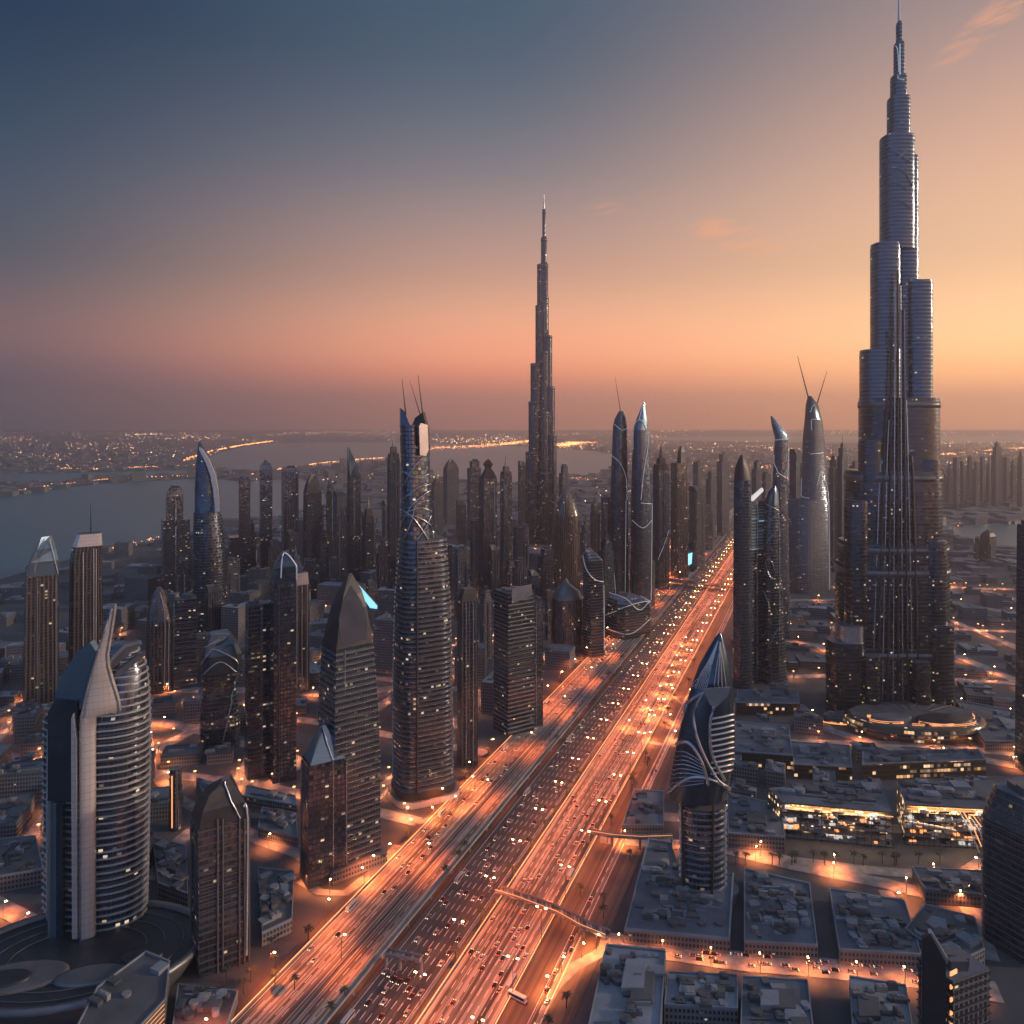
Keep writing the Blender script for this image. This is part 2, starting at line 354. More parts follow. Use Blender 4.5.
def lane(u, dash, wd=.42):
    s = S0
    if not dash: mk.face([(u - wd / 2, S0, 0), (u + wd / 2, S0, 0), (u + wd / 2, S1, 0), (u - wd / 2, S1, 0)]); return
    while s < 3200:
        mk.face([(u - wd / 2, s, 0), (u + wd / 2, s, 0), (u + wd / 2, s + 7, 0), (u - wd / 2, s + 7, 0)]); s += 14
for a, b, n in ((-71, -44, 6), (-40, -26, 3), (-15, 20, 8), (27, 67, 9), (84, 92, 2)):
    for i in range(n + 1):
        u = a + .7 + (b - a - 1.4) * i / n; lane(u, 0 < i < n)
structure(hw_obj(mk, 'road_markings', 'white_paint'))
def barrier(name, label, u, hgt, wd, m, added_glow=None, s1=4200):
    t = thing(name, label, 'barrier', HO, -HA)
    mb = MB(); mb.prism([(u - wd / 2, S0), (u + wd / 2, S0), (u + wd / 2, s1), (u - wd / 2, s1)], -.3, hgt); mb.build('rail', m, t)
    if added_glow:  # glowing strips added to stand in for the traffic's streaks of light
        mb = MB(); mb.prism([(u - wd * .4, S0), (u + wd * .4, S0), (u + wd * .4, s1), (u - wd * .4, s1)], hgt + .01, hgt + .25); mb.build('light_strip', added_glow, t)
barrier('crash_barrier', 'long concrete barrier between the dark middle carriageway and its unlit verge', 21.2, 1.1, .8, 'concrete')
barrier('crash_barrier', 'low barrier with an added amber glow strip beside the brightest carriageway', 26, 1.1, .7, 'concrete', 'led_amber')
barrier('crash_barrier', 'barrier with an added amber glow strip dividing the brightest carriageway from the sand verge', 68.2, 1.0, .7, 'concrete', 'led_amber')
barrier('crash_barrier', 'barrier with an added amber glow strip along the towers side of the outer service road', -72.4, 1.0, .7, 'concrete', 'led_amber')
barrier('crash_barrier', 'plain barrier between the service road and the frontage road', -42, 1.0, .7, 'concrete')
# elevated metro viaduct
t = thing('metro_viaduct', 'long grey elevated railway viaduct running beside the dark middle carriageway', 'viaduct', HO, -HA)
mb = MB(); mb.prism([(-22.2, S0), (-18.6, S0), (-18.6, 5200), (-22.2, 5200)], 4, 5, bottom=True); mb.build('deck', 'concrete', t)
for a in (-22.2, -18.9):
    mb = MB(); mb.prism([(a, S0), (a + .3, S0), (a + .3, 5200), (a, 5200)], 5.01, 5.9); mb.build('parapet', 'concrete', t)
for i in range(60):
    s = 470 + i * 34
    mb = MB(); mb.loft([[(-20.4 + .8 * math.cos(q * .785), s + .8 * math.sin(q * .785), z) for q in range(8)] for z in (-.3, 4)]); mb.build('pier', 'concrete', t)

# ------------------------------------------------------------------ lamps
lamp_light = bpy.data.lights.new('lamp_light', 'SPOT'); lamp_light.energy = 58000; lamp_light.color = (1, .18, .036)
lamp_light.spot_size = R(158); lamp_light.spot_blend = .6; lamp_light.shadow_soft_size = .6
street_light = bpy.data.lights.new('street_light', 'SPOT'); street_light.energy = 36000; street_light.color = (1, .25, .07)
street_light.spot_size = R(140); street_light.spot_blend = .6; street_light.shadow_soft_size = .5
def lamp_proto(name, label, group, h, arms, light, power_z):
    t = thing(name, label, 'street lamp', (0, 0, 0), 0, group)
    mb = MB(); mb.tube([(0, 0, -.3), (0, 0, h)], .22, 0, 6, .12); mb.build('pole', 'grey_metal', t)
    for a in arms:
        mb = MB(); mb.tube([(0, 0, h - .4), (a * .5, 0, h + .3), (a, 0, h + .3)], .09, 0, 5); mb.build('arm', 'grey_metal', t)
        mb = MB(); mb.prism([(a - .7, -.35), (a + .7, -.35), (a + .7, .35), (a - .7, .35)], h + .05, h + .45, bottom=True); mb.build('lamp_head', 'lamp_head', t)
    lo = bpy.data.objects.new('lamp_glow', light); C.objects.link(lo); lo.parent = t; lo.location = (0, 0, h - .6 + power_z)
    return t
lampA = lamp_proto('street_lamp', 'tall twin-arm lamp with amber heads in the row beside the brightest carriageway', 'lamps beside the brightest carriageway', 24, (-3, 3), lamp_light, 0)
lampB = lamp_proto('street_lamp', 'single-arm amber street lamp in the row along the outer service road', 'lamps along the service road', 18, (2.5,), lamp_light, 0)
lampC = lamp_proto('street_lamp', 'short amber street lamp on a side street between low buildings', 'lamps on the side streets', 10, (1.8,), street_light, 0)
def put_lamps(proto, pts, rz):
    for i, p in enumerate(pts):
        if proto.get('used'): dup(proto, p, rz)
        else: proto.location = p; proto.rotation_euler = (0, 0, rz); proto['used'] = 1
put_lamps(lampA, [hw(69.5, 380 + i * 52, -.3) for i in range(42)] , -HA + math.pi)
put_lamps(lampA, [hw(24.6, 400 + i * 52, -.3) for i in range(42)], -HA)
put_lamps(lampB, [hw(-73.5, 380 + i * 58, -.3) for i in range(36)], -HA)
put_lamps(lampB, [hw(-42.9, 410 + i * 116, -.3) for i in range(16)], -HA)

# ------------------------------------------------------------------ streets off the highway
STREETS = []
def street(px, wd, name='street', lamps=45, m='street_asphalt', z=-.1, world=None):
    P = world or [G(*p) for p in px]; mb = MB(); n = len(P); z = z + .004 * (len(STREETS) % 40) - .08
    nr = []
    for i in range(n):
        d = (P[min(i + 1, n - 1)] - P[max(i - 1, 0)]); d.z = 0; d.normalize(); nr.append(Vector((-d.y, d.x, 0)))
    for i in range(n - 1):
        a, b = P[i], P[i + 1]
        mb.face([(a - nr[i] * wd / 2) + Vector((0, 0, z)), (b - nr[i + 1] * wd / 2) + Vector((0, 0, z)), (b + nr[i + 1] * wd / 2) + Vector((0, 0, z)), (a + nr[i] * wd / 2) + Vector((0, 0, z))])
        STREETS.append((a, b, wd))
        if lamps:
            L = (b - a).length; k = max(1, int(L / lamps))
            ang = math.atan2(b.y - a.y, b.x - a.x)
            for j in range(k):
                p = a.lerp(b, (j + .5) / k)
                if p.y < 2400: put_lamps(lampC, [p - nr[i] * (wd / 2 - .6)], ang + math.pi / 2)
    structure(mb.build(name, m))
    return P
street([(-60, 815), (0, 783), (48, 757), (90, 738), (140, 718)], 18)
street([(-40, 884), (0, 906), (26, 919), (44, 930)], 14)
street([(-40, 690), (0, 664), (22, 650), (60, 632), (110, 616), (160, 612)], 20)
street([(-40, 735), (0, 712), (40, 690), (120, 665), (150, 650)], 14)
street([(120, 712), (144, 719), (197, 729), (245, 742), (300, 762), (352, 790)], 20)
street([(225, 826), (251, 835), (300, 852), (330, 870)], 16)
street([(150, 690), (230, 690), (292, 692), (340, 695), (396, 688), (460, 672)], 22)
street([(200, 622), (250, 612), (312, 611), (395, 606), (480, 600)], 22)
street([(225, 560), (300, 575), (380, 578), (460, 568), (540, 560)], 22)
street([(240, 830), (180, 800), (150, 770), (145, 719)], 12)
# east side
street([(600, 940), (640, 946), (735, 960), (830, 968), (924, 978), (1000, 992)], 19, lamps=22)
street([(600, 838), (650, 842), (723, 848), (790, 864), (880, 882), (988, 908), (1040, 915)], 15, lamps=34)
street([(926, 968), (905, 925), (885, 890)], 10)
street([(735, 845), (790, 860), (880, 871), (985, 879)], 12, lamps=40)
street([(655, 688), (668, 700), (664, 716), (640, 722), (620, 738)], 8, 'ramp_road', 30)
street([(990, 960), (975, 920), (955, 880), (985, 860)], 12)
street([(735, 700), (800, 706), (830, 730), (905, 752), (985, 760), (1040, 770)], 16)
street([(785, 640), (815, 645), (838, 655)], 18)
street([(945, 700), (985, 712), (1040, 720)], 18)
street([(955, 655), (985, 668), (1015, 680), (1050, 700)], 20)
street([(940, 600), (1040, 618)], 20, lamps=60)
street([(740, 615), (790, 600), (840, 600)], 20, lamps=60)

# ------------------------------------------------------------------ web of back streets west and east of the highway
FAR_LAMPS = []
def back_street(P, wd):
    n0 = len(STREETS); street(None, wd, 'street', 0, world=P)
    for a, b in zip(P, P[1:]):
        L = (b - a).length; k = int(L / 34); d = (b - a).normalized(); nr = Vector((-d.y, d.x, 0))
        for j in range(k):
            p = a.lerp(b, (j + .5) / k) + nr * (wd / 2 - .8) * (1 if j % 2 else -1)
            if p.y > 440 and not any(inpoly(p.x, p.y, W_) for W_ in WATER): FAR_LAMPS.append(p)
for s_ in (700, 850, 1010, 1180, 1360, 1560, 1790, 2050, 2350):
    back_street([hw(-80, s_), hw(-260, s_ + 8), hw(-480, s_ - 30 + (s_ % 7) * 12), hw(-700, s_ - 40)], 15)
for u_ in (-135, -240, -400):
    back_street([hw(u_, 640), hw(u_ - 14, 1000), hw(u_ + 20, 1500), hw(u_ - 5, 2500)], 15)
for s_ in (980, 1200, 1480, 1800, 2200):
    back_street([hw(112, s_ * .8), hw(330, s_ * .86), hw(700, s_ * .9)], 15)
back_street([G(950, 620), G(1000, 640), G(1060, 668)], 16); back_street([G(945, 585), G(990, 592), G(1060, 612)], 16)
back_street([G(-40, 860), G(20, 850), G(60, 800), G(60, 740), G(110, 700)], 13); back_street([G(150, 880), G(180, 840), G(230, 800), G(250, 760)], 13); back_street([G(-30, 770), G(30, 700), G(90, 660), G(130, 630)], 13)
m, t_, b_n = newmat('lamp_down'); ge = nd(t_, 'ShaderNodeNewGeometry'); b_n.inputs['Base Color'].default_value = (.1, .1, .1, 1)
b_n.inputs['Emission Color'].default_value = (1, .30, .10, 1); put(t_, b_n.inputs['Emission Strength'], mt(t_, 'MULTIPLY', mt(t_, 'SUBTRACT', 1.0, ge.outputs['Backfacing']), 520)); m.cycles.emission_sampling = 'FRONT'
mb = MB()
for p in FAR_LAMPS:
    h_ = 9; q = .9
    mb.face([(p.x - q, p.y - q, h_), (p.x - q, p.y + q, h_), (p.x + q, p.y + q, h_), (p.x + q, p.y - q, h_)], 0)
    mb.prism([(p.x - 1.1, p.y - 1.1), (p.x + 1.1, p.y - 1.1), (p.x + 1.1, p.y + 1.1), (p.x - 1.1, p.y + 1.1)], h_ + .05, h_ + .5, 1)
    mb.prism([(p.x - .15, p.y - .15), (p.x + .15, p.y - .15), (p.x + .15, p.y + .15), (p.x - .15, p.y + .15)], -.5, h_ - .05, 2)
tag(mb.build('street_lights', ['lamp_down', 'lamp_head_dim', 'grey_metal']), 'countless small amber lamps along the back streets', 'lights', kind='stuff')
# ------------------------------------------------------------------ tower builder: silhouettes measured in metres at the tower's own distance
FOOT = []
def interp(prof, z, k):
    for a, b in zip(prof, prof[1:]):
        if a[0] <= z <= b[0] and b[0] > a[0]:
            f = (z - a[0]) / (b[0] - a[0]); return a[k] + (b[k] - a[k]) * f
    return prof[-1][k] if z > prof[-1][0] else prof[0][k]
def plan(kind, rot, ratio):
    if kind == 'rect': P = [(-1, -ratio), (1, -ratio), (1, ratio), (-1, ratio)]
    elif kind == 'cham': c = .28; P = [(-1 + c, -ratio), (1 - c, -ratio), (1, -ratio + c), (1, ratio - c), (1 - c, ratio), (-1 + c, ratio), (-1, ratio - c), (-1, -ratio + c)]
    elif kind == 'lens':   # flat western side, bowed eastern side
        P = [(-1, ratio * .8), (-1, -ratio * .55), (-.15, -ratio)] + [(-.15 + 1.15 * math.sin(q), -ratio * math.cos(q)) for q in [i * math.pi / 12 for i in range(1, 12)]] + [(-.15, ratio)]
    else:
        ex = {'ell': 2.0, 'sq': 3.4}[kind]; P = []
        for i in range(28):
            q = 2 * math.pi * i / 28; c, s = math.cos(q), math.sin(q)
            P.append((math.copysign(abs(c) ** (2 / ex), c), ratio * math.copysign(abs(s) ** (2 / ex), s)))
    c, s = math.cos(R(rot)), math.sin(R(rot)); P = [(x * c - y * s, x * s + y * c) for x, y in P]
    mx, mn = max(p[0] for p in P), min(p[0] for p in P); k = 2 / (mx - mn); o = (mx + mn) / 2
    return [((x - o) * k, y * k) for x, y in P]
class Tower:
    def __init__(s, name, label, yb, prof0, kind='rect', rot=30, ratio=.8, group=None, cat='skyscraper'):
        s.pl = plan(kind, rot, ratio); s.smooth = kind in ('ell', 'sq', 'lens')
        x0, x1 = prof0[0][1], prof0[0][2]
        d = D(yb); dy = -min(p[1] for p in s.pl) * (x1 - x0) / 2 * d / F
        s.d = d + dy * (1 + .0); s.k = s.d / F
        s.px = (x0 + x1) / 2; s.w0 = (x1 - x0) / 2 * s.k
        s.o = Vector(((s.px - 512) * s.k, s.d, 0))
        s.t = thing(name, label, cat, s.o, 0, group); s.profs = []
        FOOT.append((s.o.x, s.o.y, (x1 - x0) / 2 * s.k * 1.15))
    def conv(s, prof, yo=0.0):
        # silhouette rows px -> metres in the tower's own frame (z, x0, x1); the first row of a shaft is the ground
        out = []
        k = (s.d + yo) / F
        for (y, a, b) in prof: out.append((max(0.0, H - (y - HY) * k), (a - 512) * k - s.o.x, (b - 512) * k - s.o.x))
        return out
    def ring(s, z, a, b, grow=0.0, ys=None):
        c, hwd = (a + b) / 2, (b - a) / 2 + grow; yh = hwd if ys is None else ys + grow
        return [(c + x * hwd, y * yh, z) for x, y in s.pl]
    def part(s, name, prof, mat, trim=0.0, trimm='grey_metal', out=.9, th=.55, keep=.0, shrink=.6, cap='roof', ground=False, yo=0.0):
        P = s.conv(prof, yo)
        if ground: P[0] = (-.6, P[0][1], P[0][2])
        if not hasattr(s, 'w0'): s.w0 = (P[0][2] - P[0][1]) / 2
        w0 = s.w0
        ysf = lambda hwd: w0 * (hwd / max(w0, 1e-6)) ** shrink
        rings = [s.ring(z, a, b, 0, max(.15, ysf((b - a) / 2))) for z, a, b in P]
        mb = MB(); mb.loft(rings, 0, s.smooth, mcap=1); o = mb.build(name, [mat, cap], s.t)
        s.last = (P, ysf)
        if trim:
            mb = MB(); z = P[0][0] + trim
            while z < P[-1][0] - 1:
                a, b = interp(P, z, 1), interp(P, z, 2); y = ysf((b - a) / 2)
                rr = [s.ring(z - th / 2, a, b, .05, y), s.ring(z - th / 2, a, b, out, y), s.ring(z + th / 2, a, b, out, y), s.ring(z + th / 2, a, b, .05, y)]
                mb.loft(rr, 0, False, cap1=False); z += trim
            mb.build('slab_edge_trim', trimm, o)
        return o
    def front(s, x, z, out=.6):
        # point on the surface last built, on the side towards the street, at offset x (m) and height z
        P, ysf = s.last; a, b = interp(P, z, 1), interp(P, z, 2); c, hwd = (a + b) / 2, max((b - a) / 2, .2)
        p = max(-.999, min(.999, (x - c) / hwd)); best = 0
        n = len(s.pl)
        for i in range(n):
            (x1, y1), (x2, y2) = s.pl[i], s.pl[(i + 1) % n]
            if (x1 - p) * (x2 - p) <= 0 and abs(x1 - x2) > 1e-6:
                best = min(best, y1 + (y2 - y1) * (p - x1) / (x2 - x1))
        return (c + p * (hwd + out * .5), best * ysf(hwd) - out, z)
    def line(s, px, r, mat='steel', name='trim_line', out=.6):
        pts = []
        n = len(px)
        for i in range(n - 1):
            p0, p1, p2, p3 = px[max(i - 1, 0)], px[i], px[i + 1], px[min(i + 2, n - 1)]
            for k in range(6):
                f = k / 6; pts.append(tuple(.5 * (2 * p1[c] + (p2[c] - p0[c]) * f + (2 * p0[c] - 5 * p1[c] + 4 * p2[c] - p3[c]) * f * f + (3 * p1[c] - p0[c] - 3 * p2[c] + p3[c]) * f ** 3) for c in (0, 1)))
        pts.append(px[-1])
        Q = []
        for x, y in pts:
            k = s.k
            for _ in range(3):
                q = s.front((x - 512) * k - s.o.x, H - (y - HY) * k, out); k = (s.d + q[1]) / F
            Q.append(q)
        mb = MB(); mb.tube(Q, r, 0, 5)
        return mb.build(name, mat, s.t)
    def mast(s, x0, y0, x1, y1, r=.8, mat='dark_metal', name='mast'):
        mb = MB(); mb.tube([((x0 - s.px) * s.k, 0, H - (y0 - HY) * s.k), ((x1 - s.px) * s.k, 0, H - (y1 - HY) * s.k)], r, 0, 6, r * .3)
        return mb.build(name, mat, s.t)
    def plate(s, px, mat, name, yoff=0.0, th=2.0, yaw=0.0):
        # upright slab with its own thickness, its outline in metres
        c, sn = math.cos(R(yaw)), math.sin(R(yaw))
        k = (s.d + yoff) / F; pts = [((x - 512) * k - s.o.x, H - (y - HY) * k) for x, y in px]; x0 = sum(p[0] for p in pts) / len(pts)
        f = lambda x, z, y: (x0 + (x - x0) * c - y * sn, yoff + (x - x0) * sn + y * c, z)
        mb = MB(); A = [f(x, z, -th / 2) for x, z in pts]; B = [f(x, z, th / 2) for x, z in pts]; n = len(pts)
        mb.face(A); mb.face(list(reversed(B)))
        for i in range(n): j = (i + 1) % n; mb.face([A[j], A[i], B[i], B[j]])
        return mb.build(name, mat, s.t)
    def podium(s, grow, h, mat='low', name='podium'):
        P = s.conv([(9999, 0, 1)]); 
        a, b = s.base
        mb = MB(); mb.loft([s.ring(-.5, a, b, grow), s.ring(h, a, b, grow)], 0, s.smooth, mcap=1); return mb.build(name, [mat, 'roof'], s.t)
    def pod(s, prof0, grow, h, mat='low'):
        P = s.conv(prof0); s.base = (P[0][1], P[0][2]); return s.podium(grow, h, mat)
    def roofbox(s, prof, h=5.0):
        P = s.conv(prof); z, a, b = P[-1]; wd = b - a
        if wd < 3: return
        mb = MB(); c = (a + b) / 2
        for q in range(3):
            x = c + rnd.uniform(-.25, .25) * wd; y = rnd.uniform(-.2, .2) * wd; r = wd * rnd.uniform(.07, .16)
            mb.box(x - r, x + r, y - r, y + r, z + .01 * q, z + h * rnd.uniform(.5, 1.2))
        mb.build('rooftop_plant', 'grey_metal', s.t)
def simple(name, label, prof, m='dark', kind='rect', rot=30, ratio=.8, cr=None, crm='dark_glass', trim=0, trimm='grey_metal', masts=(), lines=(), lr=.65, lm='steel', group=None, pod=0, roof=True, out=.9):
    T_ = Tower(name, label, prof[0][0], prof, kind, rot, ratio, group)
    k = next((i for i, p in enumerate(prof) if cr is not None and p[0] <= cr), len(prof))
    T_.part('shaft', prof[:k + 1] if k < len(prof) else prof, m, trim, trimm, ground=True, out=out)
    for l in lines: T_.line(l, lr, lm)
    if k < len(prof): T_.part('crown', prof[k:], crm)
    elif roof: T_.roofbox(prof)
    for q in masts: T_.mast(*q)
    if pod: T_.pod(prof, pod, 14)
    return T_

# ------------------------------------------------------------------ the two stepped spire towers
def capsule(r, wd, n=7):
    P = [(0, -wd)]
    for i in range(n): q = -math.pi / 2 + math.pi * i / (n - 1); P.append((r - wd + wd * math.cos(q), wd * math.sin(q)))
    return P + [(0, wd)]
def spire_tower(name, label, ax, yb, left, right, front, core, tip, wpx, capz):
    d = D(yb) + 60 * (1 if yb > 600 else 1.6); k = d / F; zz = lambda y: max(0, H - (y - HY) * k)
    t = thing(name, label, 'skyscraper', ((ax - 512) * k, d, 0)); FOOT.append(((ax - 512) * k, d, 90))
    for ang, tiers in ((R(196), left), (R(-24), right), (R(-88), front)):
        pc = abs(math.cos(ang)) if abs(math.cos(ang)) > .3 else 1.0
        zb = -.6; n = len(tiers)
        for i, (ext, yt) in enumerate(tiers):
            wd = min(wpx * k * (1 - .40 * i / n), ext * k * .92); r = (ext * k - wd) / pc + wd; z1 = zz(yt)
            c, sn = math.cos(ang), math.sin(ang)
            def rg(z, grow=0):
                return [(x * c - y * sn, x * sn + y * c, z) for x, y in capsule(r + grow, wd + grow)]
            mb = MB(); mb.loft([rg(zb), rg(z1 - capz), rg(z1 - capz * .35, -.5)], 0, True, mcap=1); o = mb.build('wing_tier', ['mega_low', 'grey_metal'], t)
            mb = MB(); mb.loft([rg(z1 - capz * 1.02, .1), rg(z1 - capz * 1.02, .9), rg(z1 - capz * .45, .9), rg(z1 - capz * .45, .1)], 0, True, cap1=False); mb.build('mechanical_rim', 'grey_metal', o)
            if wd > 9:   # vertical fins on the tier's nose
                mb = MB()
                for q in (-70, -35, 0, 35, 70):
                    x, y = r - wd + (wd + .3) * math.cos(R(q)), (wd + .3) * math.sin(R(q))
                    mb.tube([(x * c - y * sn, x * sn + y * c, max(zb, 0)), (x * c - y * sn, x * sn + y * c, z1 - capz)], .5, 0, 4)
                mb.build('fin_rib', 'grey_metal', o)
            zb = z1 - capz * .8
    zb = -.6
    for i, (hp, yt) in enumerate(core):
        rr = hp * k; z1 = zz(yt)
        mb = MB(); rg = lambda z, f=1.0: [(rr * f * math.cos(q * math.pi / 10), rr * f * math.sin(q * math.pi / 10), z) for q in range(20)]
        mb.loft([rg(zb), rg(z1 - capz * .3), rg(z1, .8)], 0, True, mcap=1); o = mb.build('core_tier', ['mega_core' if i == 0 else 'mega_low', 'grey_metal'], t)
        if i > 0:
            mb = MB(); mb.loft([rg(z1 - capz, 1.02), rg(z1 - capz, 1.10), rg(z1 - capz * .5, 1.10), rg(z1 - capz * .5, 1.02)], 0, True, cap1=False); mb.build('mechanical_rim', 'grey_metal', o)
        zb = z1
    mb = MB(); z = zb; z2 = zz(tip[1]); mb.tube([(0, 0, z - 1), (0, 0, (z + z2) / 2), (0, 0, z2)], tip[0] * k, 0, 8, .12 * k); mb.build('spire', 'steel', t)
    return t, k
T_ = Tower('stepped_skyscraper', 'tallest tower, stepped steel-blue tiers narrowing to a needle spire above a ring podium', 714, [(714, 828, 951)], 'sq', 0, .5)
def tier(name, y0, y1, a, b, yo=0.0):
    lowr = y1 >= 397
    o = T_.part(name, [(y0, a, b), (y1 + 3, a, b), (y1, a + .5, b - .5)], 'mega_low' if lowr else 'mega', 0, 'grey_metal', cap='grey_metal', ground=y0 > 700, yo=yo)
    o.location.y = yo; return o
TW = T_.w0 * .5
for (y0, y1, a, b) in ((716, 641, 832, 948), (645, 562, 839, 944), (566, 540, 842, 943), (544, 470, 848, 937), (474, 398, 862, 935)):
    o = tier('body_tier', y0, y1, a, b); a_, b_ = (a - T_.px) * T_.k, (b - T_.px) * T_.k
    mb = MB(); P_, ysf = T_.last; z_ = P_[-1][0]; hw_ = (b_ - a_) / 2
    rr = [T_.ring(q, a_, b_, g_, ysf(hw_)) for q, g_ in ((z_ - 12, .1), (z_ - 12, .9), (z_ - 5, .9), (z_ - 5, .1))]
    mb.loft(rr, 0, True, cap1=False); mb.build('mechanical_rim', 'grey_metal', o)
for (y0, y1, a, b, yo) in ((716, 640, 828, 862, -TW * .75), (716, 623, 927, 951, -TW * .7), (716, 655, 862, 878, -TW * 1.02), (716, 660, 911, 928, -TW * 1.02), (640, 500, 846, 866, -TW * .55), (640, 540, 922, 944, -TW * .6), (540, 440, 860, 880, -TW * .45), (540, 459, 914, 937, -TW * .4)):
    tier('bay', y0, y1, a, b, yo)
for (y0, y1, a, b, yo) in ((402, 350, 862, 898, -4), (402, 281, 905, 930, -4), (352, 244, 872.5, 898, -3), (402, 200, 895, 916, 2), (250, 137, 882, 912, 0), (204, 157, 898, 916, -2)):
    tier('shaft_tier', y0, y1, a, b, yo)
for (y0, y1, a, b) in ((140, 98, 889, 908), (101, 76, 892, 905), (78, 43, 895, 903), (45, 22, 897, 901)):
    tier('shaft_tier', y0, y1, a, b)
T_.last = (T_.conv([(716, 832, 948), (398, 862, 935), (250, 876, 925)]), T_.last[1])
for i, (x, y1) in enumerate(((872, 470), (877, 400), (882, 420), (887, 330), (893, 285), (898, 270), (903, 285), (908, 310), (913, 400), (919, 460))):
    T_.line([(x, 714), (x * .7 + 898 * .3, 480), (x * .55 + 898 * .45, y1)], 1.5 if i % 2 else .8, 'dark_metal' if i % 2 else 'steel', 'fin_rib', 1.2)
T_.last = (T_.conv([(250, 882, 913), (137, 882, 912)]), T_.last[1])
for q in ([(883, 150), (896, 152), (911, 163)], [(882, 164), (896, 160), (906, 150)], [(883, 176), (893, 168), (905, 172), (912, 186)], [(882, 190), (894, 182), (908, 190)], [(884, 206), (898, 200), (911, 208)]):
    T_.line(q, .9, 'blue_glass', 'swirl_rib', .6)
for q in ([(896, 46), (896, 75)], [(900, 44), (900, 75)], [(894, 78), (905, 80)]):
    T_.last = (T_.conv([(140, 889, 908), (40, 896, 902)]), T_.last[1]); T_.line(q, .7, 'glow_trim', 'crown_light', .9)
for a, b, yo in ((837, 861, -TW * .75), (929, 950, -TW * .7)):
    T_.part('cap_band', [(642, a, b), (624, a, b)], 'steel', cap='grey_metal', yo=yo).location.y = yo
T_.mast(899, 26, 899, -26, 1.6, 'steel', 'spire')
FOOT.append((T_.o.x, T_.o.y, 90))
# bands of lit mechanical floors on the outer wings
spire_tower('stepped_skyscraper', 'distant dark stepped tower with a thin needle spire standing alone on the horizon', 544, 548,
    [(18.5, 450), (15.5, 400), (13.5, 362), (8.5, 304), (6.8, 263)],
    [(12.3, 432), (10.6, 385), (8, 334), (4.6, 295), (3.6, 263)],
    [(12, 470), (10, 410), (8, 350), (5, 300)],
    [(5, 330), (4.2, 263), (3, 237), (1.7, 209)], (.8, 194), 5, 12)

# ------------------------------------------------------------------ foreground towers
# sail tower with a pale bronze blade
T_ = Tower('sail_tower', 'tower with bowed ribbed balconies and a tall pale bronze blade fin rising to a point', 951, [(951, 49, 146)], 'lens', -12, .75)
T_.part('shaft', [(951, 50, 143), (900, 49, 146), (760, 49, 149), (715, 50, 149), (690, 70, 148), (668, 88, 146), (652, 100, 140), (644, 108, 132)], 'dark_rows', 4.6, 'pale_metal', ground=True, out=1.5, th=.75, shrink=.8)
T_.line([(50, 948), (49, 870), (50, 730)], .9, 'pale_metal', 'corner_rib', 1.2)
T_.line([(66, 945), (66, 800), (64, 735)], .7, 'steel', 'corner_rib', 1.2)
yb_ = -T_.w0 * .92
T_.plate([(49, 800), (49, 712), (57, 698), (78, 700), (80, 800)], 'dark_glass', 'glass_panel', yb_ + 1, 3)
T_.plate([(57, 697), (63, 676), (80, 650), (92, 641), (98, 650), (90, 680), (86, 702)], 'blue_glass', 'sloped_roof', yb_ + 5, 6)
T_.plate([(73, 938), (72, 760), (72, 718), (74, 713), (77, 740), (78, 938)], 'pale_metal', 'slender_fin', yb_ - 2, 2.2)
rows = [(953, 82, 92), (840, 82, 92), (732, 82, 92), (718, 82.6, 93), (716, 82.8, 112.5), (706, 84.6, 112), (694, 87.4, 110), (682, 90.3, 107.8), (668, 94.4, 106), (656, 98, 106), (645, 101.6, 108), (632, 105.6, 110.6), (620, 109, 112.8), (611, 112, 114.4), (604, 114.6, 115.4)]
k_ = (T_.d + yb_) / F; A, B_ = [], []
for (y, a, b) in rows:
    z = max(0, H - (y - HY) * k_); r0, r1 = [], []
    for i in range(7):
        f = i / 6; x = (a + (b - a) * f - 512) * k_ - T_.o.x; yy = yb_ - 2 + (f ** 1.5) * (b - a) * k_ * .55
        r0.append((x, yy, z)); r1.append((x + .6, yy + 2.6, z))
    A.append(r0); B_.append(r1)
mb = MB(); mb.loft([a + b[::-1] for a, b in zip(A, B_)], 0, True, cap0=True); mb.build('blade_fin', 'pale_metal', T_.t)
mb = MB(); mb.tube([r[0] for r in A], .7, 0, 6); mb.build('blade_rim', 'steel', T_.t); mb = MB(); mb.tube([r[-1] for r in A[4:]], .6, 0, 6); mb.build('blade_rim', 'steel', T_.t)
for pts in ([(104, 668), (112, 655), (124, 645), (136, 643), (140, 645), (128, 653), (116, 664), (106, 676)], [(106, 684), (118, 668), (132, 658), (143, 656), (134, 663), (120, 674), (107, 690)]):
    T_.plate(pts, 'grey_metal', 'roof_leaf', yb_ * .35, 9, 25)
T_.plate([(106, 668), (113, 655), (124, 645), (139, 643), (139, 645), (125, 648), (114, 659), (106, 671)], 'steel', 'roof_rim', yb_ * .35 - 6, 1.5, 25)
for x, m_, w_ in ((50.5, 'steel', 1.5), (55, 'blue_glass', 2.5), (61, 'dark_glass', 3)):
    T_.plate([(x - w_, 945 - (x - 50) * -.4), (x - w_, 802), (x + w_, 802), (x + w_, 947)], m_, 'glass_strip', yb_ + 2.0, 3)
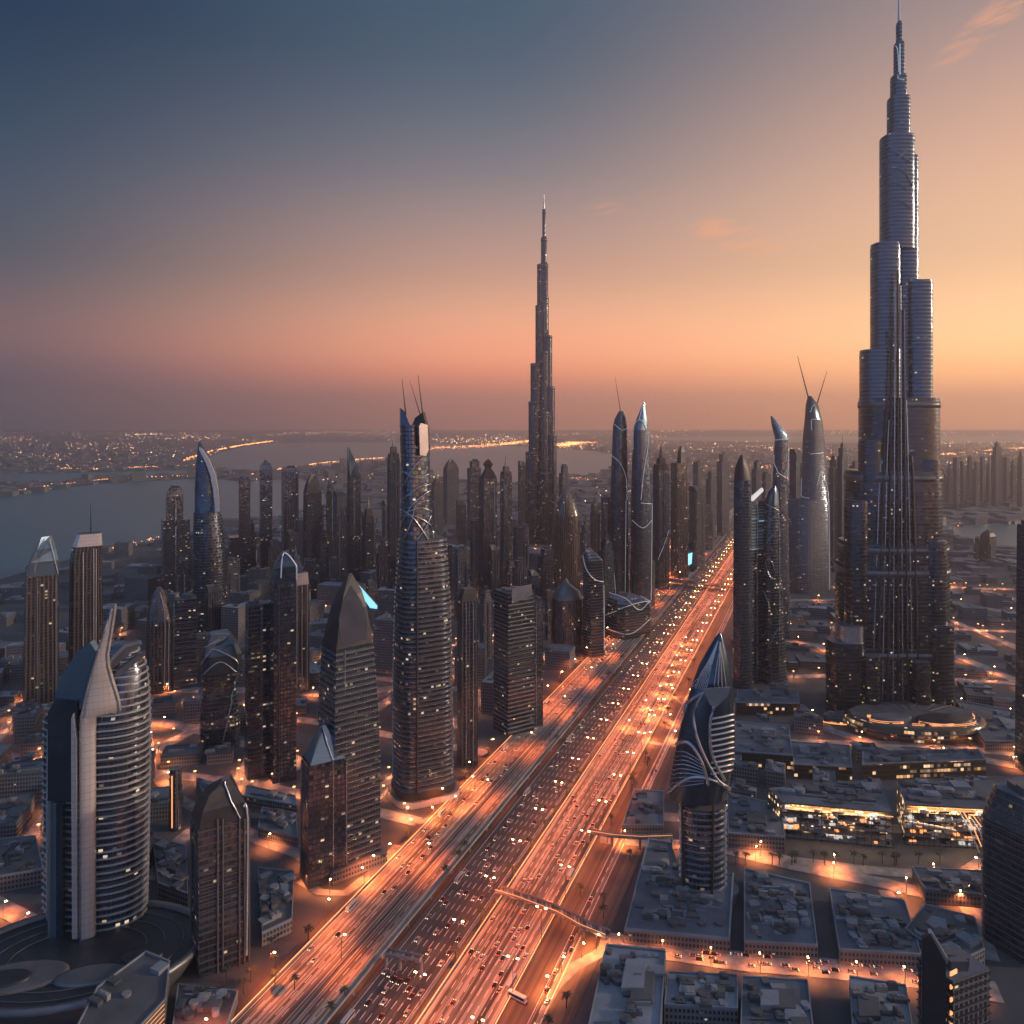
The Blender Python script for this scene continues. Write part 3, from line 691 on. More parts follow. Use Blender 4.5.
# short tower beside it
T_ = simple('office_tower', 'short dark tower with a pointed gable roof and rows of dark balconies', [(977, 190, 251), (815, 190, 250), (800, 196, 246), (786, 207, 236), (778, 222, 230)], 'dark_rows', 'rect', 32, .8, cr=815, crm='dark_metal', trim=4.5, trimm='grey_metal', out=.7)
for x in (192, 218, 223, 239, 244, 250): T_.line([(x, 972), (x, 818)], .8, 'grey_metal', 'pier_rib', .8)
T_.line([(240, 818), (232, 800), (226, 780)], .6, 'steel', 'roof_rib'); T_.line([(246, 955), (247, 818), (243, 806)], .7, 'pale_metal', 'corner_rib', .9)
T_ = simple('lift_tower', 'small bright glass pylon standing among dark low roofs', [(831, 169, 182), (768, 170, 181)], 'fins', 'ell', 0, 1, roof=False)
T_.line([(172, 828), (172, 776)], .45, 'led_amber', 'light_strip'); T_.line([(179, 828), (179, 770)], .5, 'steel', 'rib'); T_.line([(176, 828), (176, 770)], .4, 'steel', 'rib')

# twin-bodied pointed tower on the service road
T_ = Tower('pointed_tower', 'slate tower with a shield-shaped pointed crown and a glowing cyan fin', 880, [(880, 316, 381)], 'rect', 38, .85)
T_.part('shaft', [(880, 317, 381), (760, 317, 380), (700, 318, 378), (642, 322, 373)], 'ribbed', 4.4, 'steel', ground=True, out=.8, th=.6)
T_.part('crown', [(642, 322, 373), (606, 331, 367), (590, 338, 362), (574, 348, 352)], 'dark_metal')
T_.plate([(342, 646), (339, 618), (343, 600), (351, 585), (362, 603), (367, 622), (366, 640)], 'grey_metal', 'shield_panel', -T_.w0 * 1.02, 1.6, 20)
T_.plate([(351, 575), (378, 606), (377, 611), (362, 613), (352, 590)], 'grey_metal', 'roof_fin', 4, 3, 5)
T_.plate([(352, 577), (377, 606), (377, 609), (370, 608), (352, 581)], 'led_cyan', 'glow_panel', 2.0, .6, 5)
T_.line([(345, 872), (345, 650)], .7, 'steel', 'corner_rib'); T_.line([(362, 868), (363, 700)], 1.6, 'dark_metal', 'recess_rib', .9)
T_.pod([(880, 317, 381)], 5, 9)
T_ = simple('pyramid_roof_tower', 'lower dark tower with a blue glass pyramid roof in front of the shield-crowned tower', [(889, 299, 348), (757, 301, 347), (757, 303, 346), (724, 321, 325)], 'dark', 'rect', 30, .7, cr=757, crm='blue_glass')
for q in ([(300.5, 885), (302, 760)], [(333, 888), (333, 760)], [(346, 870), (346, 762)]): T_.line(q, .7, 'steel', 'corner_rib')
T_.line([(333, 760), (327, 742), (323, 725)], .6, 'steel', 'roof_rib')
# tall oval banded tower with lattice and masts
T_ = Tower('lattice_tower', 'tall oval tower of lit balcony bands with a rope-like lattice below its twin-masted top', 805, [(805, 395, 452)], 'sq', 28, .82)
T_.part('shaft', [(805, 395, 452), (790, 393, 453), (680, 393, 452), (600, 395, 450), (538, 399, 446)], 'bands', 4.4, 'steel', ground=True, out=.9, th=.55)
T_.line([(417, 800), (417, 540)], .8, 'dark_metal', 'corner_rib', 1.2)
T_.part('upper_shaft', [(540, 401, 433), (470, 401, 430), (440, 400, 430), (425, 400, 429)], 'dark')
for q in ([(392, 520), (410, 515), (430, 525), (436, 541)], [(397, 505), (415, 520), (431, 545)], [(400, 530), (412, 505), (430, 490)], [(402, 490), (412, 470), (424, 455)], [(400, 515), (420, 508), (432, 512)], [(404, 540), (412, 520), (416, 505), (428, 500)], [(402, 470), (416, 478), (430, 473)], [(403, 500), (417, 488), (431, 484)], [(412, 545), (424, 530), (431, 515)]):
    T_.line(q, .5, 'steel', 'lattice_rope', 1.0)
T_.plate([(400, 428), (400, 408), (404, 411), (409, 424), (412, 428)], 'dark_glass', 'crown_blade', -3, 9, 12)
T_.plate([(412, 428), (416, 418), (424, 412), (426, 420), (428, 428)], 'dark_metal', 'crown_blade', 3, 8, -10)
T_.plate([(419, 455), (418, 426), (420, 423), (428, 425), (429, 450), (426, 456)], 'steel', 'crown_panel', -T_.w0 * .55, 1.5, 38)
T_.mast(406, 415, 402, 379); T_.mast(423, 416, 418, 375); T_.mast(420, 414, 410, 381, .5)
T_.pod([(805, 395, 452)], 7, 5, 'pale_metal'); T_.pod([(805, 395, 452)], 3.5, 12, 'dark_metal')
simple('slab_tower', 'slim dark slab tower with one pale vertical edge beside the highway', [(767, 457, 478), (600, 457, 478), (588, 461, 474)], 'fins', 'rect', 25, .8, cr=600, crm='dark_metal', lines=([(473, 762), (473, 604)], [(466, 764), (466, 604)]))
T_ = simple('banded_tower', 'block-like tower of lit floor bands with a raked pale roof screen', [(737, 493, 534), (610, 494, 534), (590, 494, 533)], 'bands', 'rect', 33, .9, trim=4.6, trimm='steel')
T_.plate([(511, 603), (511, 588), (532, 585), (533, 596)], 'steel', 'roof_screen', -T_.w0 * .8, 1.5, 20)
simple('slab_tower', 'narrow dark block pressed against the back of the banded block-like tower', [(728, 529, 543), (600, 530, 543)], 'dark', 'rect', 30, .8, lines=([(536, 724), (536, 604)],))

# fin-shaped twisted tower on a round drum
T_ = Tower('twisted_tower', 'dark blue fin-shaped twisted tower wrapped in steel ribbons on a round ribbed drum', 905, [(905, 671, 726)], 'ell', 0, .62)
T_.part('drum', [(905, 682, 724), (880, 681, 725), (804, 681, 725)], 'dark_rows', 4.6, 'steel', ground=True, out=1.4, th=.7)
for q in ([(686, 900), (684, 850), (682, 802)], [(712, 900), (713, 802)]): T_.line(q, .9, 'dark_metal', 'pier_rib', 1.8)
T_.part('fin_body', [(797, 668, 727), (790, 668, 728), (772, 671, 731), (752, 675, 734), (730, 680, 735), (708, 686, 734), (685, 692, 733), (664, 700, 730), (648, 709, 726), (638, 715, 723), (633, 719, 721)], 'dark_glass', shrink=.75)
for q in ([(667, 792), (690, 778), (712, 780), (730, 790)], [(670, 745), (688, 742), (702, 762), (708, 785)], [(704, 692), (694, 715), (700, 745), (716, 778), (730, 788)], [(706, 692), (690, 700), (680, 712)], [(728, 690), (716, 702), (710, 725), (712, 755), (724, 780)]):
    T_.line(q, 1.3, 'steel', 'ribbon', .9)
T_.plate([(703, 690), (712, 688), (730, 687), (727, 696), (716, 706), (710, 705)], 'steel', 'ribbon_node', -T_.w0 * .86, 3)
for i in range(9): T_.line([(706 - i * 2.0, 690 - i * .5), (712 - i * .7, 664), (718, 641)], .28, 'pale_metal', 'fan_rib', .35)
for i in range(4): T_.line([(714 + i * 4, 686), (720, 642)], .28, 'pale_metal', 'fan_rib', .35)
for i in range(11): y = 716 + i * 5.5; T_.line([(712 - abs(i - 5) * .3, y + 3), (722, y + 1), (733, y - 2)], .75, 'pale_metal', 'balcony_rib', .7)
for i in range(9): T_.line([(669, 750 + i * 4.6), (686, 752 + i * 4.2), (704, 764 + i * 2.4)], .38, 'steel', 'balcony_rib', .5)
T_.pod([(905, 671, 726)], 9, 6, 'concrete')

# towers at the frame's eastern edge
T_ = simple('glass_tower', 'dark teal glass tower with stepped balcony edges beside the lit shopping hall', [(966, 988, 1062), (820, 988, 1062), (790, 1000, 1060)], 'blue', 'cham', 25, .9, trim=4.4, trimm='grey_metal', out=1.2)
T_ = simple('wedge_tower', 'near dark tower with a sharp upright blade and amber lit balconies', [(1110, 923, 984), (962, 923, 984)], 'stone', 'rect', 22, .8, trim=4.2, trimm='dark_metal')
T_.plate([(922, 1080), (923, 940), (930, 933), (944, 958), (944, 1080)], 'dark_metal', 'blade_fin', -T_.w0 * 1.05, 3, -20)
T_.plate([(929, 933), (932, 932), (947, 957), (944, 962)], 'steel', 'blade_rim', -T_.w0 * 1.06, 4, -20)
for i in range(6): T_.plate([(949, 971 + i * 13), (958, 970 + i * 13), (958, 974 + i * 13), (949, 975 + i * 13)], 'led_amber', 'balcony_light', -T_.w0 * .86, .6, 22)
simple('glass_tower', 'narrow blue-black glass slab cut by the picture edge beyond the stepped skyscraper', [(776, 1019, 1050), (525, 1021, 1050)], 'blue', 'rect', 15, .8)

# ------------------------------------------------------------------ west bank of towers
simple('glass_tower', 'bronze-ribbed tower by the lagoon with a folded slanting glass crown', [(717, 22, 60), (578, 24, 59), (574, 25, 59), (560, 29, 59), (548, 36, 56), (536, 43, 50)], 'bronze', 'rect', 36, .8, cr=574, crm='blue_glass', lines=([(39, 712), (39, 578)], [(56, 706), (56, 578)], [(27, 570), (45, 540)], [(33, 574), (48, 545)], [(58, 574), (50, 538)]), lr=.7)
simple('mast_tower', 'dark tower with warm vertical edges and a flagpole mast on its roof', [(702, 68, 103), (560, 70, 102), (545, 73, 102), (533, 78, 101)], 'bronze', 'cham', 30, .8, cr=545, crm='pale_metal', masts=((91, 533, 90.5, 503, .9),), lines=([(94, 690), (94, 548)], [(99, 690), (99, 548)], [(84, 694), (84, 552)]), lm='pale_metal')
simple('arched_tower', 'bronze tower with a bullet-shaped arched top between two glass towers', [(694, 146, 173), (640, 146, 173), (620, 147, 172), (606, 149, 169), (595, 153, 165), (587, 157, 160)], 'bronze', 'sq', 20, .8, cr=620, crm='bronze', lines=([(164, 690), (165, 620), (160, 592)], [(170, 690), (170, 622)]), lm='pale_metal')
simple('banded_block', 'wide dark block with pale floor edges behind the bullet-shaped bronze tower', [(690, 172, 198), (598, 173, 198)], 'dark_rows', 'rect', 25, .8, trim=6, trimm='steel')
simple('stepped_tower', 'dark stepped tower beside the lagoon with a narrow upper block', [(606, 160, 192), (519, 160, 191), (519, 165, 184), (496, 165, 184), (488, 168, 183)], 'dark', 'rect', 30, .8, lines=([(176, 600), (176, 500)],))
T_ = simple('sail_top_tower', 'slender tower topped by a glowing curved white sail and a needle', [(644, 193, 227), (560, 194, 225), (512, 195, 220), (512, 196, 219), (490, 196, 218), (470, 197, 215), (455, 198, 208), (441, 199, 200.5)], 'ribbed', 'ell', 20, .8, cr=512, crm='blue')
T_.plate([(200, 447), (203, 449), (209, 459), (215, 474), (218, 490), (219, 512), (215, 512), (214, 492), (211, 477), (206, 462), (200, 450)], 'pale_metal', 'sail_fin', -T_.w0 * .5, 4, 10)
T_.mast(199.5, 470, 199.3, 438, 1.0, 'steel')
simple('stepped_tower', 'dim brown stepped tower with a slim shaft standing next to the sail-topped tower', [(586, 226, 254), (536, 227, 253), (536, 238, 251), (479, 238, 251)], 'dark', 'rect', 25, .8)
simple('round_top_tower', 'dark slab with a gently rounded head rising above the lagoon shore', [(584, 259, 273), (470, 259, 273), (465, 260, 272), (462, 263, 269)], 'dark', 'rect', 25, .8)
simple('slab_tower', 'square-headed dark slab third from the sail-topped tower', [(576, 281, 299), (472, 281, 299), (468, 284, 297)], 'fins', 'rect', 28, .8)
simple('peaked_tower', 'hazy dark tower with stepped shoulders and a blunt peak', [(580, 302, 323), (492, 303, 322), (484, 305, 320), (474, 310, 316)], 'dark', 'rect', 30, .8, cr=492, crm='dark_metal')
simple('dark_slab_tower', 'broad black slab tower with a flat roof near the low dark gable tower', [(780, 244, 271), (603, 245, 271)], 'dark_rows', 'rect', 30, .7, lines=([(262, 776), (262, 606)],))
T_ = simple('crown_tower', 'dark glass tower with scattered lit windows and a stepped glass crown', [(784, 268, 297), (582, 269, 297), (580, 270, 297), (566, 272, 297), (551, 282, 289)], 'dark', 'rect', 30, .8, cr=582, crm='blue')
T_.line([(281, 578), (284, 553), (296, 566), (297, 580)], .7, 'glow_trim', 'crown_rib'); T_.line([(279, 782), (279, 584)], .7, 'grey_metal', 'corner_rib')
T_ = simple('pale_rib_tower', 'tower with pale vertical ribs and a sharp spike, tucked behind the glass-crowned tower', [(694, 290, 310), (584, 291, 309), (572, 294, 308)], 'bronze', 'rect', 35, .8, cr=584, crm='pale_metal', lines=([(297, 690), (297, 584)], [(302, 690), (302, 584)], [(307, 690), (307, 584)]), lm='pale_metal')
T_.plate([(295, 584), (295, 546), (298, 556), (306, 580), (306, 584)], 'steel', 'roof_spike', -2, 3, 10)
T_ = simple('crumpled_tower', 'squat faceted black glass tower with a knotted top and bright window rows', [(752, 199, 241), (715, 199, 240), (690, 202, 236), (668, 200, 243), (652, 203, 242), (642, 206, 238), (632, 210, 228)], 'ribbed', 'cham', 24, .8, cr=668, crm='dark_glass', lines=([(201, 665), (212, 650), (222, 652), (240, 662)], [(205, 648), (218, 640), (229, 634)], [(203, 675), (220, 662), (236, 672)], [(222, 745), (232, 700), (238, 672)]), lr=.8)
T_.plate([(206, 652), (212, 634), (228, 634), (224, 640), (216, 644), (212, 654)], 'steel', 'roof_screen', -T_.w0 * .75, 2.5, 15)

# ------------------------------------------------------------------ middle rows
BR = random.Random(19)
def B(n, l, x0, x1, yt, yb, m='dark', top=.0, rot=28, lines=(), lm='steel', group=None):
    W_ = x1 - x0; v = BR.randrange(4); cr = None; prof = [(yb, x0, x1)]
    if top >= 10 and n == 'peaked_tower':
        q = lambda f: (x0 + W_ * f, x1 - W_ * f)
        prof += [(yt + top, x0, x1), (yt + top * .72, *q(.06)), (yt + top * .7, *q(.2)), (yt + top * .4, *q(.24)), (yt + top * .38, *q(.36)), (yt + top * .2, *q(.4)), (yt - 4, *q(.485))]; cr = yt + top
    elif top >= 10 or n == 'round_top_tower':
        prof += [(yt + top, x0, x1), (yt + top * .45, x0 + W_ * .16, x1 - W_ * .16), (yt, x0 + W_ * .42, x1 - W_ * .42)]; cr = yt + top
    elif v == 0: prof += [(yt + 7, x0, x1), (yt + 7, x0 + W_ * .18, x1 - W_ * .1), (yt, x0 + W_ * .18, x1 - W_ * .1)]
    elif v == 1: prof += [(yt + 5, x0, x1), (yt, x0, x0 + W_ * .6)]; cr = yt + 5
    elif v == 2: prof += [(yt + 12, x0, x1), (yt + 12, x0 + W_ * .12, x1 - W_ * .12), (yt + 4, x0 + W_ * .12, x1 - W_ * .12), (yt + 4, x0 + W_ * .3, x1 - W_ * .3), (yt, x0 + W_ * .3, x1 - W_ * .3)]
    else: prof += [(yt, x0, x1)]
    T_ = simple(n, l, prof, m, ('rect', 'cham', 'rect')[BR.randrange(3)], rot, BR.uniform(.6, .95), cr=cr, crm='dark_metal', lines=lines, lm=lm, group=group)
    if yb > 560 and W_ > 9:
        T_.last = (T_.conv([(yb, x0, x1), (yt + 12, x0, x1)]), lambda hh: T_.w0 * (hh / T_.w0) ** .6)
        for f in BR.sample((.12, .3, .5, .68, .86), 2): T_.line([(x0 + W_ * f, yb - 3), (x0 + W_ * f, yt + 14)], .7, BR.choice(('steel', 'dark_metal', 'grey_metal')), 'corner_rib', .7)
    if v == 2 and not top: T_.mast((x0 + x1) / 2, yt + 2, (x0 + x1) / 2, yt - 9, .6)
    return T_
B('slab_tower', 'thin sliver of a tower in the haze beyond the blunt-peaked tower', 326, 332, 484, 562)
B('slab_tower', 'pale grey hazy block with a flat roof above the lagoon bridge road', 333, 349, 491, 566, 'stone')
simple('wedge_top_tower', 'tall slim tower whose top is cut to a sharp slanting wedge', [(588, 346, 361), (476, 347, 361), (462, 347, 356), (446, 347, 348.5)], 'dark', 'rect', 30, .8, cr=476, crm='dark_glass', lines=([(354, 585), (354, 480)],))
B('office_block', 'low blackish block with glowing street level, below the blunt-peaked tower', 319, 329, 530, 594)
B('office_block', 'dark twin-ribbed block directly before the wedge-topped tower', 336, 348, 510, 594, 'fins')
B('peaked_tower', 'small dark tower with a pyramid tip beside the wedge-topped tower', 361, 376, 500, 580, 'dark', 22)
B('peaked_tower', 'tall narrow tower with a tapering tip just behind the lattice tower', 387, 400, 438, 598, 'blue', 22)
B('peaked_tower', 'faint grey peaked tower seen just past the lattice tower', 431, 443, 474, 545, 'stone', 12)
B('round_top_tower', 'hazy brown tower with a domed head standing before the bay', 443, 459, 459, 530, 'stone', 10)
B('slab_tower', 'blue-black tower with uneven roofline next to the knob-topped tower', 467, 481, 461, 540, 'dark', 4)
simple('knob_tower', 'dark tower carrying a round knobbly crown near the city centre', [(604, 478, 498), (478, 479, 497), (472, 483, 494), (468, 485, 491), (464, 483, 493), (459, 487, 489)], 'fins', 'rect', 28, .8, cr=478, crm='dark_metal', lines=([(494, 600), (494, 482)],))
B('peaked_tower', 'slim dark tower with a glowing shaft line and pyramid tip, beside the knob-topped tower', 500, 512, 460, 596, 'dark', 16, lines=([(507, 590), (507, 480)],), lm='steel')
B('office_block', 'short dark block with rounded shoulders in front of the distant spire tower', 513, 529, 527, 602, 'stone', 6)
B('slab_tower', 'faint slab at the foot of the distant spire tower', 518, 527, 461, 540, 'dark', 6)
B('slab_tower', 'faint slab on the other foot of the distant spire tower, towards the bay road', 559, 569, 466, 545, 'stone', 6)
B('office_block', 'boxy dark block with a flat roof before the bulb-headed brown tower', 538, 554, 549, 616)
simple('bulb_tower', 'brown bulb-headed tower swelling at its shoulders in the city centre', [(592, 552, 580), (540, 552, 580), (515, 553, 579), (503, 556, 575), (495, 561, 570), (490, 564, 567)], 'bronze', 'sq', 20, .85, cr=515, crm='bronze')
T_ = simple('bell_tower', 'dark bell-topped tower with a thin needle, in front of the bulb-headed tower', [(655, 551, 583), (598, 552, 582), (590, 555, 579), (584, 562, 570), (578, 565.5, 566.5)], 'fins', 'sq', 20, .85, cr=598, crm='grey_metal')
B('slab_tower', 'slim grey tower with a warm lit cap near the twin pointed towers', 601, 613, 497, 605, 'stone', 4)
B('office_block', 'dark blue block below the slim warm-capped tower', 599, 614, 538, 618, 'blue')
T_ = simple('twin_tower', 'one of two pointed towers traced by white lines, the one carrying a leaning mast', [(606, 610, 629), (500, 610, 628), (425, 613, 627), (418, 615, 626), (411, 619, 623)], 'blue', 'sq', 28, .8, cr=425, crm='dark_glass', masts=((621, 414, 615, 377, .9),), lines=([(611, 455), (620, 463), (626, 478), (627, 500)], [(625, 600), (626, 500)], [(614, 424), (622, 430), (627, 428)], [(610, 540), (614, 570), (616, 598)]), lm='glow_trim', lr=.6)
T_ = simple('twin_tower', 'one of two pointed towers traced by white lines, the one ending in a spearhead', [(608, 630, 653), (500, 631, 652), (430, 633, 648), (420, 636, 648), (402, 643.5, 644.5)], 'blue', 'sq', 28, .8, cr=430, crm='blue_glass', lines=([(633, 450), (634, 426), (641, 420), (647, 432), (648, 445), (644, 470), (641, 500)], [(643, 404), (639, 420)], [(641, 503), (652, 504)], [(651, 600), (652, 505)], [(632, 520), (643, 528), (652, 520)]), lm='glow_trim', lr=.6)
T_ = simple('tulip_tower', 'low flared tower edged by curved white beams at the foot of the twin towers', [(640, 604, 652), (600, 606, 651), (596, 610, 640)], 'dark_rows', 'cham', 25, .8, lines=([(606, 592), (625, 598), (640, 610), (652, 596)], [(606, 615), (628, 606), (650, 600)], [(606, 628), (630, 634), (651, 618)]), lm='glow_trim', lr=.6)
T_ = simple('tulip_tower', 'dark block with one long curved white edge sweeping down to the street', [(658, 583, 605), (560, 583, 603), (548, 583, 590)], 'dark_rows', 'cham', 25, .8, lines=([(583, 555), (586, 568), (594, 579), (604, 582)], [(604, 585), (604, 650)]), lm='glow_trim', lr=.6)
B('peaked_tower', 'blue-black tower with a shouldered peak next to the spearhead tower', 653, 669, 450, 590, 'blue', 20, lines=([(658, 560), (664, 545), (669, 530)],), lm='glow_trim')
simple('knob_tower', 'brown hazy tower with a dark lantern on its roof, beside the highway', [(578, 671, 688), (463, 671, 687), (463, 677, 686), (452, 678, 685), (446, 680, 683)], 'bronze', 'rect', 28, .8, cr=463, crm='dark_metal')
B('slab_tower', 'brownish ribbed slab beside the highway just past the lantern-topped tower', 689, 705, 486, 572, 'stone', 4)
B('slab_tower', 'dim flat slab far along the highway in the haze', 693, 703, 462, 530, 'stone')
B('slab_tower', 'pale hazy tower close to where the highway vanishes', 717, 729, 454, 536, 'stone', 3)
B('slab_tower', 'short hazy block close to where the highway vanishes', 706, 716, 472, 540, 'stone')
T_ = simple('screen_block', 'roadside block carrying a bright blue advertising screen', [(572, 679, 697), (542, 679, 697)], 'dark', 'rect', 30, .8)
T_.plate([(684, 566), (685, 555), (693, 553), (692, 564)], 'screen', 'screen', -T_.w0 * 1.05, 1.2, 25)

# ------------------------------------------------------------------ east side of the highway
simple('point_tower', 'dark tower with a rounded pointed head rising behind the cyan-lit slab', [(690, 733, 752), (480, 734, 751), (468, 735, 749), (460, 738, 746), (455, 741, 743)], 'blue', 'sq', 28, .8, cr=480, crm='dark_metal')
T_ = Tower('cyan_lit_tower', 'dark slab with cyan lit upper floors and a slanted white beam on its roof', 684, [(684, 739, 765)], 'rect', 30, .8)
T_.part('shaft', [(684, 739, 765), (540, 740, 764), (500, 741, 764)], 'dark_rows', 4.6, 'grey_metal', ground=True)
T_.part('lit_floors', [(548, 737.6, 766.4), (506, 738.6, 766.2)], 'cyan_rows')
T_.plate([(744, 502), (763, 488), (764, 491), (746, 506)], 'led_white', 'roof_beam', -T_.w0 * .6, 4, 15)
T_.line([(757, 680), (757, 505)], .8, 'steel', 'corner_rib')
T_ = simple('lattice_curve_tower', 'curved dark tower laced with white diagonal struts beside the cyan-lit slab', [(684, 760, 787), (620, 760, 783), (540, 760, 780), (505, 763, 779), (492, 768, 778), (486, 773, 776)], 'dark_rows', 'sq', 25, .8, cr=505, crm='dark_glass', lr=.5, lm='steel',
    lines=([(763, 503), (778, 510)], [(763, 530), (778, 512)], [(764, 545), (777, 530)], [(763, 556), (772, 562), (775, 578), (770, 576), (764, 560)], [(762, 590), (769, 605), (771, 625)], [(760, 640), (768, 625)], [(764, 660), (772, 640), (778, 628)], [(762, 670), (770, 665), (772, 680)], [(779, 680), (779, 520)], [(781, 590), (787, 630)]))
T_ = simple('hook_tower', 'slim tower with a hooked blue blade tip and a white curved hem', [(634, 771, 790), (520, 772, 788), (478, 773, 787), (440, 775, 788), (437, 775, 788), (426, 772, 781), (416, 770.5, 772)], 'dark', 'sq', 22, .8, cr=440, crm='blue_glass', lr=.7, lm='glow_trim', lines=([(771, 418), (780, 426), (788, 440), (787, 478)], [(774, 440), (788, 439)], [(773, 455), (776, 470), (786, 478)]))
T_ = simple('horned_tower', 'tall hazy tower with a pointed head and two thin horn masts', [(594, 787, 830), (500, 788, 829), (498, 801, 828), (440, 803, 824), (420, 805, 822), (405, 806, 818), (396, 808, 811)], 'stone', 'sq', 22, .7, cr=420, crm='dark_glass', masts=((809, 400, 797.5, 356, 1.6), (817, 404, 827, 371, 1.3)), lr=.8, lm='glow_trim',
    lines=([(807, 412), (815, 404)], [(808, 430), (811, 420), (820, 420)], [(810, 454), (823, 453)], [(817, 485), (820, 472), (821, 473)], [(824, 480), (828, 500), (829, 590)], [(790, 478), (800, 495), (806, 497)]))
for l, a, b, yt, yb in (('faint flat tower behind the hook-tipped tower', 790, 803, 449, 580), ('hazy tower between the horned tower and the tallest tower', 837, 848, 444, 566), ('short hazy tower pressed against the horned tower', 829, 837, 456, 566),
        ('hazy pale tower behind the rounded point tower', 752, 762, 462, 560), ('hazy flat block half hidden by the lattice-laced curved tower', 762, 771, 474, 566), ('faint squat block at the tallest tower\'s shoulder', 848, 861, 462, 560)):
    B('hazy_tower', l, a, b, yt, yb, 'stone')
sky = [(938, 946, 470), (947, 952, 464), (953, 959, 458), (960, 966, 461), (967, 972, 457), (973, 979, 462), (980, 985, 457), (986, 991, 460), (992, 1002, 443), (1003, 1009, 458), (1010, 1016, 460), (1017, 1024, 452), (1025, 1033, 460), (1036, 1046, 450)]
for i, (a, b, yt) in enumerate(sky):
    B('hazy_tower', 'tallest round-headed slab of the hazy tower cluster beyond the creek' if i == 8 else 'hazy flat-topped slab in the tower cluster beyond the creek', a, b, yt, 508 + (i % 3) * 2, 'stone', 5 if i == 8 else 0, group=None if i == 8 else 'hazy slabs beyond the creek', rot=15 + 7 * (i % 4))
B('round_top_tower', 'dark round-shouldered block standing in front of the creek', 981, 995, 530, 562, 'dark', 6)
B('slab_tower', 'small dark slab beside the round-shouldered block at the creek', 974, 980, 538, 562, 'dark')
for i, (a, b, yt, yb) in enumerate([(700, 712, 505, 550), (660, 668, 520, 560), (590, 600, 500, 570), (418, 430, 560, 600), (454, 468, 548, 620), (512, 528, 560, 640), (528, 540, 570, 650), (480, 492, 590, 660), (376, 390, 540, 600), (300, 318, 560, 600), (226, 240, 560, 606), (205, 222, 585, 650), (110, 128, 640, 680), (590, 604, 600, 652), (640, 655, 560, 606), (560, 575, 520, 575), (402, 415, 590, 640), (268, 280, 540, 590), (244, 256, 520, 580), (286, 298, 530, 584), (312, 324, 505, 560), (340, 350, 600, 640), (366, 378, 580, 625), (382, 394, 500, 560), (456, 466, 500, 550), (470, 484, 520, 590), (488, 500, 545, 610), (505, 515, 560, 620), (545, 556, 590, 640), (580, 592, 520, 560), (618, 630, 540, 590), (655, 668, 520, 575), (672, 682, 500, 555), (404, 416, 610, 690), (440, 452, 545, 600), (210, 222, 540, 590), (176, 188, 560, 612)]):
    B('mid_rise_block', 'mid-rise grey block with a few lit windows, wedged between taller towers', a, b, yt, yb, ('dark', 'stone', 'fins')[i % 3], group='mid-rise blocks between the towers', rot=20 + 6 * (i % 4))

# ------------------------------------------------------------------ roofs, halls and podiums
def ccw(P):
    a = sum(P[i][0] * P[(i + 1) % len(P)][1] - P[(i + 1) % len(P)][0] * P[i][1] for i in range(len(P)))
    return P if a > 0 else P[::-1]
POLYS = []
def shrinkp(P, f):
    cx = sum(p[0] for p in P) / len(P); cy = sum(p[1] for p in P) / len(P)
    return [(cx + (p[0] - cx) * f, cy + (p[1] - cy) * f) for p in P]
def gear(P, z, n, parent, seed=0, big=1.0):
    # lift houses, tanks and air units standing on a roof: each a part
    r = random.Random(seed); xs = [p[0] for p in P]; ys = [p[1] for p in P]; Q = shrinkp(P, .84); made = 0; tries = 0
    ang = math.atan2(P[1][1] - P[0][1], P[1][0] - P[0][0])
    while made < n and tries < 400:
        tries += 1; x, y = r.uniform(min(xs), max(xs)), r.uniform(min(ys), max(ys))
        if not inpoly(x, y, Q): continue
        a, b, h = r.uniform(1.2, 5) * big, r.uniform(1.2, 4) * big, r.uniform(1.2, 3.5)
        c, s = math.cos(ang), math.sin(ang)
        q = [(x + u * c - v * s, y + u * s + v * c) for u, v in ((-a, -b), (a, -b), (a, b), (-a, b))]
        mb = MB(); k = r.random()
        if k < .2: mb.loft([[(x + b * math.cos(t * .5236), y + b * math.sin(t * .5236), zz) for t in range(12)] for zz in (z, z + h)], 0, True); nm = 'water_tank'
        elif k < .42:
            L_ = r.uniform(5, 14) * big; wd_ = r.uniform(.4, .8); q = [(x + u * c - v * s, y + u * s + v * c) for u, v in ((-L_, -wd_), (L_, -wd_), (L_, wd_), (-L_, wd_))]
            if not all(inpoly(*p_, Q) for p_ in q): continue
            mb.prism(q, z, z + .9, 0); nm = 'roof_duct'
        elif k < .6:
            mb.prism(q, z, z + h, 0)
            for e_ in (-.45, .45):
                X_, Y_ = x + e_ * a * c, y + e_ * a * s; rr_ = min(a * .38, b * .7)
                mb.loft([[(X_ + rr_ * math.cos(t * .785), Y_ + rr_ * math.sin(t * .785), zz) for t in range(8)] for zz in (z + h + .001, z + h + .5)], 0, True)
            nm = 'cooling_unit'
        elif k < .75: mb.prism(q, z, z + h * 1.4, 0); mb.prism(shrinkp(q, .6), z + h * 1.4, z + h * 1.4 + .5, 0); nm = 'roof_unit'
        else: mb.prism(q, z, z + h * .8, 0); nm = 'roof_unit'
        mb.build(nm, ('roof_pale', 'concrete', 'dark_concrete', 'grey_metal', 'dark_concrete')[r.randrange(5)], parent); made += 1
